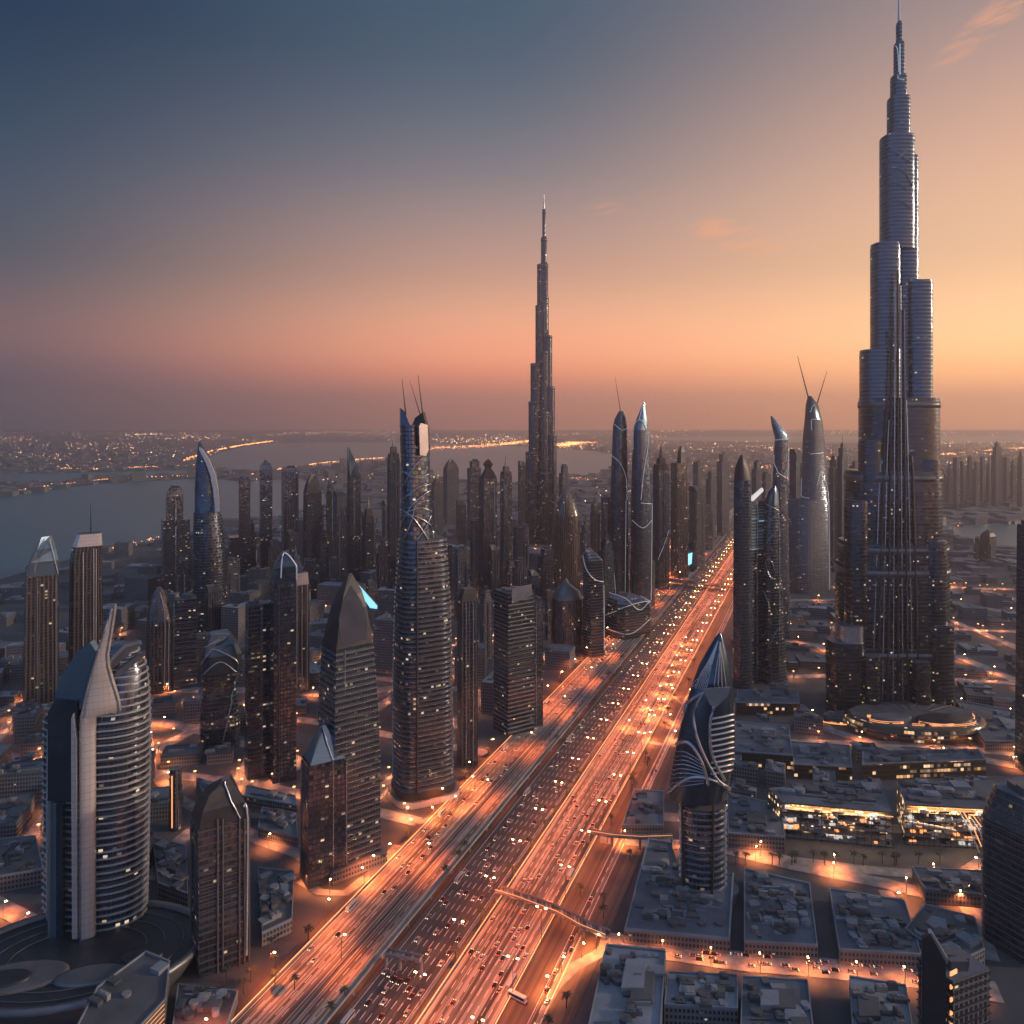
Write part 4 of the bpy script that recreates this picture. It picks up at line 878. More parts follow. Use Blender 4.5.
def roofblock(label, px, hz, n=14, m='low', roof='roof', name='podium_block', seed=1, wellN=0, big=1.0):
    P = ccw([(lambda g: (g.x, g.y))(G(x, y, hz)) for x, y in px]); POLYS.append(P)
    cx = sum(p[0] for p in P) / len(P); cy = sum(p[1] for p in P) / len(P); L = [(a - cx, b - cy) for a, b in P]
    t = thing(name, label, 'building', (cx, cy, 0))
    mb = MB(); mb.prism(L, -.5, hz, 0, 1); mb.build('wall', [m, roof], t)
    I = shrinkp(L, .965); n_ = len(L); mb = MB()
    for i in range(n_):
        j = (i + 1) % n_
        mb.face([(*L[i], hz + .003), (*L[j], hz + .003), (*L[j], hz + 1.2), (*L[i], hz + 1.2)]); mb.face([(*I[j], hz + .003), (*I[i], hz + .003), (*I[i], hz + 1.2), (*I[j], hz + 1.2)])
        mb.face([(*L[i], hz + 1.2), (*L[j], hz + 1.2), (*I[j], hz + 1.2), (*I[i], hz + 1.2)])
    mb.build('parapet', 'roof_pale', t)
    r = random.Random(seed + 50)
    for q in range(wellN):                     # raised roof decks
        f = r.uniform(.22, .36); ox, oy = r.uniform(-.32, .32), r.uniform(-.32, .32)
        ex, ey = max(p[0] for p in L), max(p[1] for p in L)
        K = [(p[0] * f + ox * ex, p[1] * f + oy * ey) for p in L]
        mb = MB(); mb.prism(K, hz + .01, hz + 2.2 + q * .7, 0, 0); mb.build('roof_deck', ('roof_pale', 'dark_concrete')[q % 2], t)
    gear(L, hz + .01, n, t, seed, big)
    return t, L, hz
roofblock('large flat roof crowded with machinery around the drum of the twisted tower', [(648, 839), (671, 843), (681, 881), (734, 874), (730, 941), (624, 931)], 8, 70, seed=2)
roofblock('pale flat-roofed building at the corner where the side street meets the highway', [(606, 945), (666, 951), (660, 1040), (585, 1040)], 14, 26, roof='roof_pale', seed=3, wellN=3)
roofblock('low pale roofs south of the lit side street, next to the corner building', [(668, 973), (738, 976), (738, 1010), (664, 1006)], 12, 24, roof='roof_pale', seed=4, wellN=2)
roofblock('low roof with two raised decks south of the lit side street', [(742, 977), (808, 981), (815, 1040), (740, 1040)], 12, 26, roof='roof', seed=5, wellN=3)
roofblock('square roof full of machinery north of the lit side street', [(744, 869), (810, 884), (818, 947), (744, 943)], 8, 60, seed=6)
roofblock('wide roof crowded with machinery between the side street and the shopping hall', [(829, 889), (905, 901), (922, 956), (839, 951)], 8, 64, seed=7)
roofblock('blue-grey roof on the south side of the lit street near the blade tower', [(849, 977), (906, 986), (915, 1040), (853, 1040)], 12, 26, roof='roof_pale', seed=8, wellN=2)
roofblock('dark block with a glowing shop front near the twisted tower', [(735, 722), (789, 726), (793, 756), (733, 752)], 14, 18, 'shop', seed=9, wellN=2)
roofblock('low hall roof between the twisted tower and the shopping hall', [(727, 793), (782, 806), (785, 838), (728, 834)], 11, 22, seed=10, wellN=2)
roofblock('orange-lit shop row in front of the cyan-lit slab', [(737, 690), (798, 692), (800, 704), (737, 703)], 13, 12, 'shop', seed=11)
roofblock('dark blue roof plaza block in front of the tallest tower', [(790, 742), (850, 746), (852, 768), (794, 765)], 12, 16, 'shop', seed=12, wellN=2)
roofblock('long low gallery with glowing floors below the ring podium', [(862, 752), (980, 750), (986, 760), (862, 765)], 15, 20, 'shop', seed=13)
roofblock('dark roof east of the ring podium', [(955, 700), (1040, 716), (1050, 742), (985, 742)], 10, 22, seed=14, wellN=2)
roofblock('dark hall roof with folded plates east of the shopping hall', [(905, 930), (925, 905), (975, 918), (985, 950), (955, 965)], 10, 20, roof='dark_concrete', seed=15, wellN=1)
roofblock('low block between the two side streets below the shopping hall', [(912, 868), (985, 872), (988, 896), (925, 890)], 9, 18, seed=16, wellN=1)
roofblock('paved roof edge below the twisted tower beside the highway', [(634, 790), (664, 792), (664, 826), (622, 826)], 9, 14, seed=17)

roofblock('dark low roofs between the gable-roofed tower and the bronze-bladed tower', [(152, 838), (186, 846), (188, 895), (158, 884)], 10, 26, roof='dark_concrete', seed=61, wellN=2)
roofblock('curved-cornered dark block behind the gable-roofed tower', [(196, 778), (238, 790), (250, 812), (206, 800)], 12, 16, roof='dark_concrete', seed=62, wellN=1)
roofblock('dark roofs between the gable-roofed tower and the pyramid-roofed tower', [(258, 868), (294, 872), (292, 920), (262, 934)], 8, 26, roof='dark_concrete', seed=63, wellN=2)
roofblock('long low market roof west of the service road', [(262, 808), (296, 814), (298, 838), (258, 828)], 8, 16, roof='roof', seed=64, wellN=1)
roofblock('pale canopy roof below the black slab tower', [(246, 786), (296, 797), (297, 806), (244, 797)], 7, 4, roof='roof_pale', seed=65)
roofblock('flat dark deck south of the gable-roofed tower', [(178, 985), (238, 992), (226, 1030), (172, 1030)], 6, 18, roof='dark_concrete', seed=66, wellN=2)
roofblock('low dark roofs west of the boat-shaped podium', [(-30, 842), (36, 836), (44, 870), (-40, 884)], 11, 30, roof='dark_concrete', seed=67, wellN=2)
def glass_hall(label, px, hz, floors, curve=False, seed=1):
    # roof outline px (first two corners: the glazed street front, west to east)
    P = [(lambda g: (g.x, g.y))(G(x, y, hz)) for x, y in px]
    cx = sum(p[0] for p in P) / len(P); cy = sum(p[1] for p in P) / len(P); L = [Vector((a - cx, b - cy, 0)) for a, b in P]
    POLYS.append(P)
    t = thing('shopping_hall', label, 'building', (cx, cy, 0))
    a, b, c, d = L; up = lambda v, z: (v.x, v.y, z)
    ins = 12.0; inn = ((d - a).normalized() * ins, (c - b).normalized() * ins)
    mb = MB()                                   # body behind the glazing: side and rear walls, roof
    mb.prism([(p.x, p.y) for p in (a + inn[0], b + inn[1], c, d)], -.5, hz, 0, 1); mb.build('wall', ['interior', 'roof'], t)
    mb = MB(); mb.prism([(p.x, p.y) for p in (a + inn[0] * .55, b + inn[1] * .55, b + inn[1], a + inn[0])], hz - 1.2, hz + .004, 0, bottom=True); mb.build('canopy', 'roof', t)
    for i in range(floors):
        z = i * (hz - 2) / floors + .1
        f0 = inn[0] * (.15 + .13 * i); f1 = inn[1] * (.15 + .13 * i)
        mb = MB(); mb.prism([(p.x, p.y) for p in (a + f0, b + f1, b + inn[1] * .998, a + inn[0] * .998)], z, z + .5, 0, bottom=True); mb.build('gallery_floor', 'concrete', t)
        r = random.Random(seed * 10 + i)
        for k in range(14):                     # lit shop counters and kiosks on every gallery
            u = r.random(); v = r.uniform(.25 + .13 * i, .9); p = a.lerp(b, u) + inn[0] * v; s1, s2, h = r.uniform(1, 3.5), r.uniform(.5, 1.5), r.uniform(.8, 2.4)
            mb = MB(); mb.prism([(p.x - s1, p.y - s2), (p.x + s1, p.y - s2), (p.x + s1, p.y + s2), (p.x - s1, p.y + s2)], z + .5, z + .5 + h); mb.build('kiosk', ('led_amber', 'white_paint', 'steel', 'led_white', 'dark_metal')[r.randrange(5)], t)
    mb = MB(); n = 15
    for i in range(n + 1):
        p = a.lerp(b, i / n); mb.tube([up(p, -.3), up(p, hz - 1.2)], .22, 0, 4)
    for z in (0.4, hz * .5): mb.tube([up(a, z), up(b, z)], .2, 0, 4)
    mb.build('mullion', 'dark_metal', t)
    mb = MB(); mb.tube([up(a + Vector((0, -.5, 0)), hz - .4), up(b + Vector((0, -.5, 0)), hz - .4)], .35, 0, 5); mb.build('eaves_light', 'led_amber', t)
    ll = bpy.data.lights.new('hall_light', 'AREA'); ll.shape = 'RECTANGLE'; ll.size = (b - a).length * .9; ll.size_y = 6; ll.energy = 45000; ll.color = (1, .55, .22)
    lo = bpy.data.objects.new('hall_light', ll); C.objects.link(lo); lo.parent = t; m_ = (a + b + inn[0] + inn[1]) / 2; lo.location = (m_.x, m_.y, hz - 1.6)
    lo.rotation_euler = (0, 0, math.atan2((b - a).y, (b - a).x))
    r = random.Random(seed)
    gear([(p.x, p.y) for p in (a + inn[0], b + inn[1], c, d)], hz + .01, 26, t, seed, 1.6)
    if curve:
        for i in range(7):
            f = .62 + .055 * i; p0 = a.lerp(b, f); mb = MB()
            mb.tube([up(p0 + Vector((0, -1, 0)), hz * (1.0 - .03 * i)), up(p0 + Vector((5, -7, 0)), hz * .62), up(p0 + Vector((11, -12, 0)), .2)], .45, 0, 5); mb.build('arched_rib', 'led_amber' if i % 2 else 'pale_metal', t)
        mb = MB(); mb.tube([up(a.lerp(b, .02) + inn[0] * .1, hz * .6), up(a.lerp(b, .3) + inn[0] * .25, hz * .5), up(a.lerp(b, .6) + inn[0] * .1, hz * .42)], 1.3, 0, 6); mb.build('ramp', 'white_paint', t)
    return t
glass_hall('wide glowing glass-fronted shopping hall with galleries of shops inside', [(787, 806), (893, 816), (880, 778), (768, 788)], 26, 5, seed=3)
glass_hall('glowing glass hall with a white curved ramp and arched amber ribs at its end', [(907, 808), (990, 812), (994, 780), (897, 782)], 30, 5, True, seed=5)

# ring podium round the foot of the tallest tower
g = G(915, 728)
t = thing('ring_podium', 'dark oval podium with glowing crescent courts at the foot of the tallest tower', 'podium', (g.x, g.y, 0))
def oval(a, b, z, cx=0, cy=0, n=40): return [(cx + a * math.cos(i * 2 * math.pi / n), cy + b * math.sin(i * 2 * math.pi / n), z) for i in range(n)]
mb = MB(); mb.loft([oval(74, 44, -.5), oval(76, 46, 12), oval(70, 41, 15)], 0, True, mcap=1); mb.build('drum', ['shop', 'dark_concrete'], t)
for k in (5, 9):
    mb = MB(); mb.loft([oval(75.5, 45.5, k), oval(77, 47, k), oval(77, 47, k + .8), oval(75.5, 45.5, k + .8)], 0, True, cap1=False); mb.build('slab_edge_trim', 'grey_metal', t)
for q in range(26):
    a_ = q * math.pi / 13; mb = MB(); mb.tube([(30 * math.cos(a_), 16 * math.sin(a_), 15.2), (70 * math.cos(a_), 41 * math.sin(a_), 15.3)], .3, 0, 4); mb.build('roof_rib', 'grey_metal', t)
for (a, b, x, y, m_) in ((30, 13, 22, -20, 'dark_metal'), (22, 10, -34, -16, 'roof')):
    mb = MB(); mb.loft([oval(a, b, 15.02, x, y), oval(a, b, 18.5, x, y), oval(a * .9, b * .86, 19.6, x, y)], 0, True); mb.build('roof_disc', m_, t)
for (a, b, x, y, a0, n_) in ((33, 15, 22, -20, 3.5, 20), (58, 33, 4, -2, 4.3, 16), (25, 12, -34, -16, 3.3, 14)):
    for dz in (0, 1.6):
        mb = MB(); mb.tube([(x + a * math.cos(q * .13 + a0), y + b * math.sin(q * .13 + a0), 15.6 + dz) for q in range(n_)], .32, 0, 5); mb.build('court_light', 'led_amber', t)
for k in range(40):
    a_ = rnd.uniform(3.3, 6.1); f_ = rnd.uniform(.55, .9); x, y = 70 * f_ * math.cos(a_), 41 * f_ * math.sin(a_); q = rnd.uniform(.8, 2.2)
    mb = MB(); mb.box(x - q, x + q, y - q * .6, y + q * .6, 15.3, 15.3 + rnd.uniform(.8, 2.4)); mb.build('roof_unit', rnd.choice(('grey_metal', 'roof_pale', 'led_amber', 'dark_concrete')), t)
FOOT.append((g.x, g.y, 86))
g = G(845, 722); t = thing('forecourt_pavilion', 'small round pavilion with amber courts in front of the tallest tower', 'pavilion', (g.x, g.y, 0))
mb = MB(); mb.loft([oval(26, 12, -.4), oval(27, 12.5, 7), oval(24, 11, 9)], 0, True, mcap=1); mb.build('drum', ['shop', 'dark_concrete'], t)
mb = MB(); mb.tube(oval(28, 13, 2)[22:40], .6, 0, 5); mb.build('court_light', 'led_amber', t)

# boat-shaped podium of the sail tower
g = G(78, 975); t = thing('boat_podium', 'dark boat-shaped podium with a curved pale rim under the bronze-bladed tower', 'podium', (g.x, g.y, 0), R(12))
mb = MB(); mb.loft([oval(66, 44, -.5), oval(72, 48, 9), oval(74, 50, 13)], 0, True, mcap=1); mb.build('hull', ['dark_concrete', 'dark_metal'], t)
mb = MB(); mb.loft([oval(71, 47, 13.01), oval(71, 47, 15.4), oval(74.5, 50.5, 15.6), oval(74.5, 50.5, 12.2)], 0, True, cap1=False); mb.build('rim', 'grey_metal', t)
for (a, b, x, y, h, m) in ((30, 14, -30, -16, 1.2, 'dark_concrete'), (16, 8, -36, -18, 2.4, 'dark_metal'), (20, 9, 14, -24, 1.6, 'grey_metal'), (12, 6, 40, -12, 2, 'dark_metal')):
    mb = MB(); mb.loft([oval(a, b, 13.02, x, y), oval(a, b, 13 + h, x, y), oval(a * .9, b * .9, 13.3 + h, x, y)], 0, True); mb.build('roof_disc', m, t)
for rr in (.86, .7, .55):
    mb = MB(); mb.tube(oval(71 * rr, 47 * rr, 13.3), .35, 0, 5); mb.build('roof_rib', 'grey_metal', t)
g = G(-8, 880, 0)
roof_px = [(97, 988), (146, 952), (170, 962), (166, 1000), (110, 1060), (70, 1040)]
t, L, hz = roofblock('low pleated car park with amber light lines along its sloping face', roof_px, 16, 5, 'dark_concrete', roof='dark_concrete', name='car_park', seed=21)
for i in range(6):
    for (a, b) in ((L[-1], L[0]),):
        pass
def edge_lights(t, L, hz, rows, mat='led_amber', side=lambda a, b: True):
    for i in range(len(L)):
        a, b = Vector((*L[i], 0)), Vector((*L[(i + 1) % len(L)], 0)); nrm = Vector(((b - a).y, -(b - a).x, 0)).normalized()
        if nrm.y > -.05: continue
        for k in range(rows):
            z = hz * (k + .6) / rows; mb = MB(); mb.tube([(*(a.lerp(b, .04) + nrm * .35).xy, z), (*(a.lerp(b, .96) + nrm * .35).xy, z)], .16, 0, 4); mb.build('light_strip', mat, t)
edge_lights(t, L, hz, 6)
FOOT.append((G(60, 965).x, G(60, 965).y, 85))

# ------------------------------------------------------------------ bridges
def bridge(label, px, z, wd, name='footbridge', glow=True):
    P = [G(x, y, z) for x, y in px]; t = thing(name, label, 'bridge', P[0]); Q = [p - P[0] for p in P]; n = len(Q); nr = []
    for i in range(n):
        d = Q[min(i + 1, n - 1)] - Q[max(i - 1, 0)]; d.normalize(); nr.append(Vector((-d.y, d.x, 0)))
    mb = MB(); sec = lambda i: [Q[i] - nr[i] * wd / 2 + Vector((0, 0, -1.2)), Q[i] - nr[i] * wd / 2, Q[i] + nr[i] * wd / 2, Q[i] + nr[i] * wd / 2 + Vector((0, 0, -1.2))]
    mb.loft([sec(i) for i in range(n)], 0, cap0=True); mb.build('deck', 'asphalt_pale', t)
    for sgn in (-1, 1):
        mb = MB(); pr = [Q[i] + nr[i] * sgn * (wd / 2 - .15) for i in range(n)]
        mb.loft([[p + nr[i] * -.15 + Vector((0, 0, .01)), p + nr[i] * .15 + Vector((0, 0, .01)), p + nr[i] * .15 + Vector((0, 0, 1.3)), p - nr[i] * .15 + Vector((0, 0, 1.3))] for i, p in enumerate(pr)], 0, cap0=True); mb.build('parapet', 'concrete', t)
        if glow and sgn < 0:
            mb = MB(); mb.tube([p + Vector((0, 0, 1.5)) for p in pr], .16, 0, 4); mb.build('light_strip', 'led_amber', t)
    for i in range(n):
        mb = MB(); mb.loft([[(Q[i].x + 1.1 * math.cos(q * .785), Q[i].y + 1.1 * math.sin(q * .785), h) for q in range(8)] for h in (-z - .4, -1.21)]); mb.build('pier', 'concrete', t)
    return t
bridge('amber-lit overpass climbing from the bright carriageway to the side street', [(497, 889), (520, 896), (560, 911), (583, 924), (608, 934)], 8, 7, 'road_bridge')
bridge('slender lit footbridge ending beside the drum of the twisted tower', [(588, 831), (612, 835), (640, 837), (672, 836)], 9, 4)
bridge('road bridge crossing the whole highway far off near the cyan-lit slab', [(650, 578), (680, 581), (705, 584), (736, 587)], 9, 14, 'road_bridge', False)
bridge('grey sign bridge over the dark middle carriageway', [(386, 952), (400, 955), (421, 959)], 9, 5, 'gantry', False)
P = street([(605, 948), (596, 955), (575, 966), (556, 984), (543, 1005)], 8, 'ramp_road', 40)
P = street([(690, 640), (676, 668), (668, 690), (682, 704), (700, 690)], 10, 'ramp_road', 40)
P = street([(640, 705), (655, 712), (690, 735), (665, 745), (640, 740)], 9, 'ramp_road', 40)
P = street([(398, 815), (420, 822), (447, 814), (462, 800), (480, 775)], 8, 'ramp_road', 30)
P = street([(300, 880), (320, 892), (345, 893), (378, 868), (398, 845)], 8, 'ramp_road', 30)

# ------------------------------------------------------------------ traffic
def car_proto(name, label, group, paint, L=4.6, W=1.9, hh=1.5, bus=False):
    t = thing(name, label, 'bus' if bus else 'car', (0, 0, 0), 0, group)
    mb = MB(); a, b = -L / 2, L / 2
    if bus:
        prof = [(a, .35), (b, .35), (b, 1.4), (b - .4, hh - .1), (b - .8, hh), (a + .2, hh), (a, hh - .3)]
    else:
        prof = [(a, .28), (b, .28), (b, .72), (b - .25, .84), (b - 1.15, .95), (b - 1.2, .96), (a + .75, .98), (a + .1, .95), (a, .8)]
    l = [(-W / 2, y, z) for y, z in prof]; r = [(W / 2, y, z) for y, z in prof]; n = len(prof)
    mb.face(r); mb.face(l[::-1])
    for i in range(n): j = (i + 1) % n; mb.face([r[j], r[i], l[i], l[j]])
    mb.build('body', paint, t)
    mb = MB()
    if bus: mb.box(-W / 2 - .02, W / 2 + .02, a + .5, b - .9, 1.5, hh - .5)
    else: mb.loft([[(-W / 2 + .06, a + .5, .96), (W / 2 - .06, a + .5, .96), (W / 2 - .06, b - 1.2, .96), (-W / 2 + .06, b - 1.2, .96)], [(-W / 2 + .26, a + 1.2, hh - .03), (W / 2 - .26, a + 1.2, hh - .03), (W / 2 - .26, b - 2.0, hh - .03), (-W / 2 + .26, b - 2.0, hh - .03)]])
    g_ = mb.build('window', 'car_glass', t)
    if not bus:
        mb = MB(); mb.box(-W / 2 + .27, W / 2 - .27, a + 1.2, b - 2.0, hh - .03, hh + .03); mb.build('roof', paint, t)
    for s in (-1, 1):
        mb = MB(); mb.box(s * W * .36 - .22, s * W * .36 + .22, b - .12, b + .14, .58, .86, bottom=True); mb.build('headlight', 'car_light', t)
        mb = MB(); mb.box(s * W * .37 - .22, s * W * .37 + .22, a - .14, a + .10, .62, .92, bottom=True); mb.build('tail_light', 'car_tail', t)
        for y in (a + .9, b - .9):
            mb = MB(); mb.loft([[(s * W * .5 - s * .24 + (i * .25) * s, y + .33 * math.cos(q * .6283), .34 + .33 * math.sin(q * .6283)) for q in range(10)][::s] for i in (0, 1)], 0, cap0=True); mb.build('wheel', 'tyre', t)
    return t
def traffic(group, label, lanes, heading, s0, s1, count, seed):
    r = random.Random(seed); pr = []
    for i in range(5): pr.append(car_proto('car', label, group, 'car_paint_' + 'abcde'[i], 4.6 + .3 * (i % 3), 1.9, 1.45 + .2 * (i % 2)))
    used = set(); made = 0; taken = []
    rz = -HA if heading > 0 else -HA + math.pi
    tries = 0
    while made < count and tries < 6000:
        tries += 1
        u = r.choice(lanes); s = s0 + (s1 - s0) * r.random() ** 1.35
        if any(abs(s - q) < 9 and abs(u - v) < 1 for v, q in taken): continue
        taken.append((u, s)); i = r.randrange(5); p = hw(u, s, -.03)
        if i in used: dup(pr[i], p, rz)
        else: pr[i].location = p; pr[i].rotation_euler = (0, 0, rz); used.add(i)
        made += 1
lanes_of = lambda a, b, n: [a + .7 + (b - a - 1.4) * (i + .5) / n for i in range(n)]
traffic('cars on the dark middle carriageway', 'car with headlights on, coming down the dark middle carriageway', lanes_of(-15, 20, 8), -1, 455, 1150, 110, 1)
traffic('cars on the brightest carriageway', 'car driving away with red tail lights on the brightest carriageway', lanes_of(27, 67, 9), 1, 455, 1150, 110, 2)
traffic('cars on the service road', 'car with headlights on, coming down the amber service road beside the towers', lanes_of(-71, -44, 6), -1, 520, 1150, 50, 3)
traffic('cars on the slip road', 'car on the narrow slip road across the sand verge', lanes_of(84, 92, 2), 1, 500, 1000, 10, 4)
b_ = car_proto('coach', 'white coach on the brightest carriageway where the barrier with the added glow strip begins', None, 'white_paint', 12.5, 2.7, 3.4, True); q = G(517, 999); b_.location = (q.x, q.y, -.03); b_.rotation_euler = (0, 0, R(55))
for i, (u, s, c) in enumerate(((30, 610, 'dark middle carriageway'), )):
    pass
bp = car_proto('city_bus', 'long pale bus among the cars on the outer lanes of the highway', 'buses on the highway', 'car_paint_a', 12, 2.6, 3.3, True); r = random.Random(8)
for k in range(12):
    lane_set, hd = ((lanes_of(-15, 20, 8), -1), (lanes_of(27, 67, 9), 1), (lanes_of(-71, -44, 6), -1))[k % 3]
    p = hw(lane_set[-1 if hd > 0 else 0] + .5, 480 + k * 47 + r.uniform(0, 20), -.03); rz = -HA if hd > 0 else -HA + math.pi
    if k == 0: bp.location = p; bp.rotation_euler = (0, 0, rz)
    else: dup(bp, p, rz)
# queue on the lit side street
r = random.Random(11); pr = [car_proto('car', 'car queuing bumper to bumper on the lit side street south of the machinery roofs', 'cars on the side street', 'car_paint_' + 'abcde'[i]) for i in range(3)]; used = set()
pts = [G(640, 946), G(735, 960), G(830, 968), G(924, 978)]
for k in range(46):
    f = r.random() * 3; i = min(2, int(f)); a, b = pts[i], pts[i + 1]; p = a.lerp(b, f - i); d = (b - a).normalized(); nrm = Vector((-d.y, d.x, 0)); side = r.choice((-5, -2, 2, 5))
    p = p + nrm * side; p.z = -.07; rz = math.atan2(d.y, d.x) - math.pi / 2 + (math.pi if side > 0 else 0); j = r.randrange(3)
    if j in used: dup(pr[j], p, rz)
    else: pr[j].location = p; pr[j].rotation_euler = (0, 0, rz); used.add(j)
# the uncountable traffic far along the highway
mb = MB(); r = random.Random(5)
for k in range(1700):
    grp = r.randrange(3); s = 1150 + 4200 * r.random()
    u = r.choice((lanes_of(-15, 20, 8), lanes_of(27, 67, 9), lanes_of(-71, -44, 6))[grp]); hd = 1 if grp == 1 else -1
    p = hw(u, s); mi = 0
    q = [(u - .9, s - 2.2), (u + .9, s - 2.2), (u + .9, s + 2.2), (u - .9, s + 2.2)]
    mb.prism(q, 0.2, 1.4, 0)
    q = [(u - .85, s - 2.5), (u + .85, s - 2.5), (u + .85, s - 2.25), (u - .85, s - 2.25)]
    mb.prism(q, .5, .8, 2 if hd > 0 else 1)
o = hw_obj(mb, 'distant_traffic', ['car_paint_b', 'car_light', 'car_tail']); tag(o, 'dense traffic with lights on far along the highway', 'traffic', kind='stuff')

# ------------------------------------------------------------------ palms on the verges
t = thing('palm_tree', 'small dark palm tree on the sandy highway verge', 'palm tree', (0, 0, 0), 0, 'palms on the verge')
mb = MB(); mb.tube([(0, 0, -.4), (.15, 0, 4), (.1, .1, 8)], .32, 0, 7, .2); mb.build('trunk', 'trunk', t)
mb = MB(); r = random.Random(3)
for k in range(34):
    a = r.random() * 6.283; up_ = r.uniform(-.2, 1.1); L_ = r.uniform(2.4, 3.8); dx, dy = math.cos(a), math.sin(a); pv = None; seg = []
    for i in range(5):
        f = i / 4; seg.append((Vector((.1 + dx * L_ * f, .1 + dy * L_ * f, 8 + up_ * L_ * f * .8 - L_ * .55 * f * f)), .42 * (1 - f) ** .6 + .04))
    for (p, w0), (q, w1) in zip(seg, seg[1:]):
        sd = Vector((-dy, dx, 0)); mb.face([p - sd * w0, q - sd * w1, q + Vector((0, 0, .12)), p + Vector((0, 0, .12))]); mb.face([p + Vector((0, 0, .12)), q + Vector((0, 0, .12)), q + sd * w1, p + sd * w0])
mb.build('crown', 'leaf', t); palm = t; first = True
for k in range(64):
    u = r.choice((74, 79, 97, 101, 24, 23.6, -30 + 8, -23.8, -76)); s = r.uniform(455, 1250); p = hw(u + r.uniform(-1, 1), s, -.3)
    if first: palm.location = p; first = False
    else: dup(palm, p, r.random() * 6)

for k in range(36):
    p = G(rnd.uniform(735, 985), 0 + 862 + rnd.uniform(0, 4)) if k < 20 else G(rnd.uniform(200, 300), rnd.uniform(930, 1010))
    q = dup(palm, (p.x, p.y, -.4), rnd.random() * 6, 'small dark palm tree on the paving before the glowing halls' if k < 20 else 'small dark palm tree on the dark ground south of the gable-roofed tower', 'palms before the halls' if k < 20 else 'palms south of the gable-roofed tower')
# ------------------------------------------------------------------ low-rise districts
def dseg(x, y, a, b):
    dx, dy = b.x - a.x, b.y - a.y; L = dx * dx + dy * dy; f = max(0, min(1, ((x - a.x) * dx + (y - a.y) * dy) / L)); return math.hypot(x - a.x - dx * f, y - a.y - dy * f)
def free(x, y, r):
    u, s = hw_inv(x, y)
    if -80 - r < u < 110 + r: return False
    if any(inpoly(x, y, P) for P in WATER + POLYS): return False
    if any(math.hypot(x - a, y - b) < rr + r * .8 for a, b, rr in FOOT): return False
    if any(dseg(x, y, a, b) < wd / 2 + r * .75 for a, b, wd in STREETS): return False
    if any(dseg(x, y, Vector((*P[i], 0)), Vector((*P[i - 1], 0))) < r * 1.1 for P in POLYS for i in range(len(P))): return False
    return True
SPOT = []
def inview(x, y): return y > 430 and abs(512 + x / y * F - 512) < 540
def district(label, group, xr, yr, n, hts, sz, seed, ang, name='low_rise_block', near=900):
    r = random.Random(seed); made = 0; tries = 0
    while made < n and tries < n * 40:
        tries += 1
        y = yr[0] + (yr[1] - yr[0]) * r.random() ** 1.2; x = r.uniform(*xr) * (y / yr[1] if xr[1] - xr[0] > 1500 else 1)
        a, b = r.uniform(*sz), r.uniform(*sz) * .7; rad = max(a, b)
        if not inview(x, y) or not free(x, y, rad) or any(math.hypot(x - p, y - q) < (rad + s) * .92 for p, q, s in SPOT): continue
        SPOT.append((x, y, rad)); h = r.uniform(*hts) * (1.8 if r.random() < .12 else 1)
        t = thing(name, label, 'building', (x, y, 0), ang + r.choice((0, 0, 0, math.pi / 2, .2)), group)
        mb = MB(); shape = r.randrange(4)
        if shape == 0: L = [(-a, -b), (a, -b), (a, 0), (0, 0), (0, b), (-a, b)]
        elif shape == 1: L = [(-a, -b), (a, -b), (a, b), (a * .4, b), (a * .4, 0), (-a * .4, 0), (-a * .4, b), (-a, b)]
        else: L = [(-a, -b), (a, -b), (a, b), (-a, b)]
        mb.prism(L, -.6, h, 0, 1); rf = r.choice(('roof', 'roof', 'roof_pale', 'dark_concrete')); mb.build('wall', ['low', rf], t)
        if y < near:
            mb = MB(); I = [(p[0] - math.copysign(.7, p[0]) if abs(p[0]) > .01 else p[0] - .35, p[1] - math.copysign(.7, p[1]) if abs(p[1]) > .01 else p[1] - .35) for p in L]; k = len(L)
            for i in range(k):
                j = (i + 1) % k
                mb.face([(*L[i], h + .003), (*L[j], h + .003), (*L[j], h + 1.1), (*L[i], h + 1.1)]); mb.face([(*I[j], h + .003), (*I[i], h + .003), (*I[i], h + 1.1), (*I[j], h + 1.1)]); mb.face([(*L[i], h + 1.1), (*L[j], h + 1.1), (*I[j], h + 1.1), (*I[i], h + 1.1)])
            mb.build('parapet', rf, t); gear(L, h + .01, r.randrange(4, 9), t, seed * 100 + made)
        elif y < 1600: gear(L, h + .01, 2, t, seed * 100 + made)
        made += 1
district('flat-roofed dark block in the low-rise quarter between the bladed tower and the lagoon', 'low blocks near the lagoon', (-900, -250), (470, 1150), 150, (8, 26), (11, 24), 31, .2)
district('flat-roofed dark block or mid-rise in the quarter behind the highway towers', 'low blocks behind the highway towers', (-700, 250), (900, 2000), 85, (14, 55), (14, 30), 32, -.3)
district('low flat-roofed house in the quarter between the tallest tower and the creek', 'low houses by the creek', (330, 1500), (1000, 2300), 170, (5, 12), (11, 26), 33, -.15, 'flat_roof_house')
district('low block in the quarter east of the highway', 'low blocks east of the highway', (60, 620), (640, 1500), 35, (6, 16), (10, 22), 34, -.37)

district('low dark block on the flat shore between the lagoon and the towers', 'low blocks on the lagoon shore', (-1500, -300), (1150, 2300), 90, (6, 18), (14, 30), 35, .15, 'shore_block')
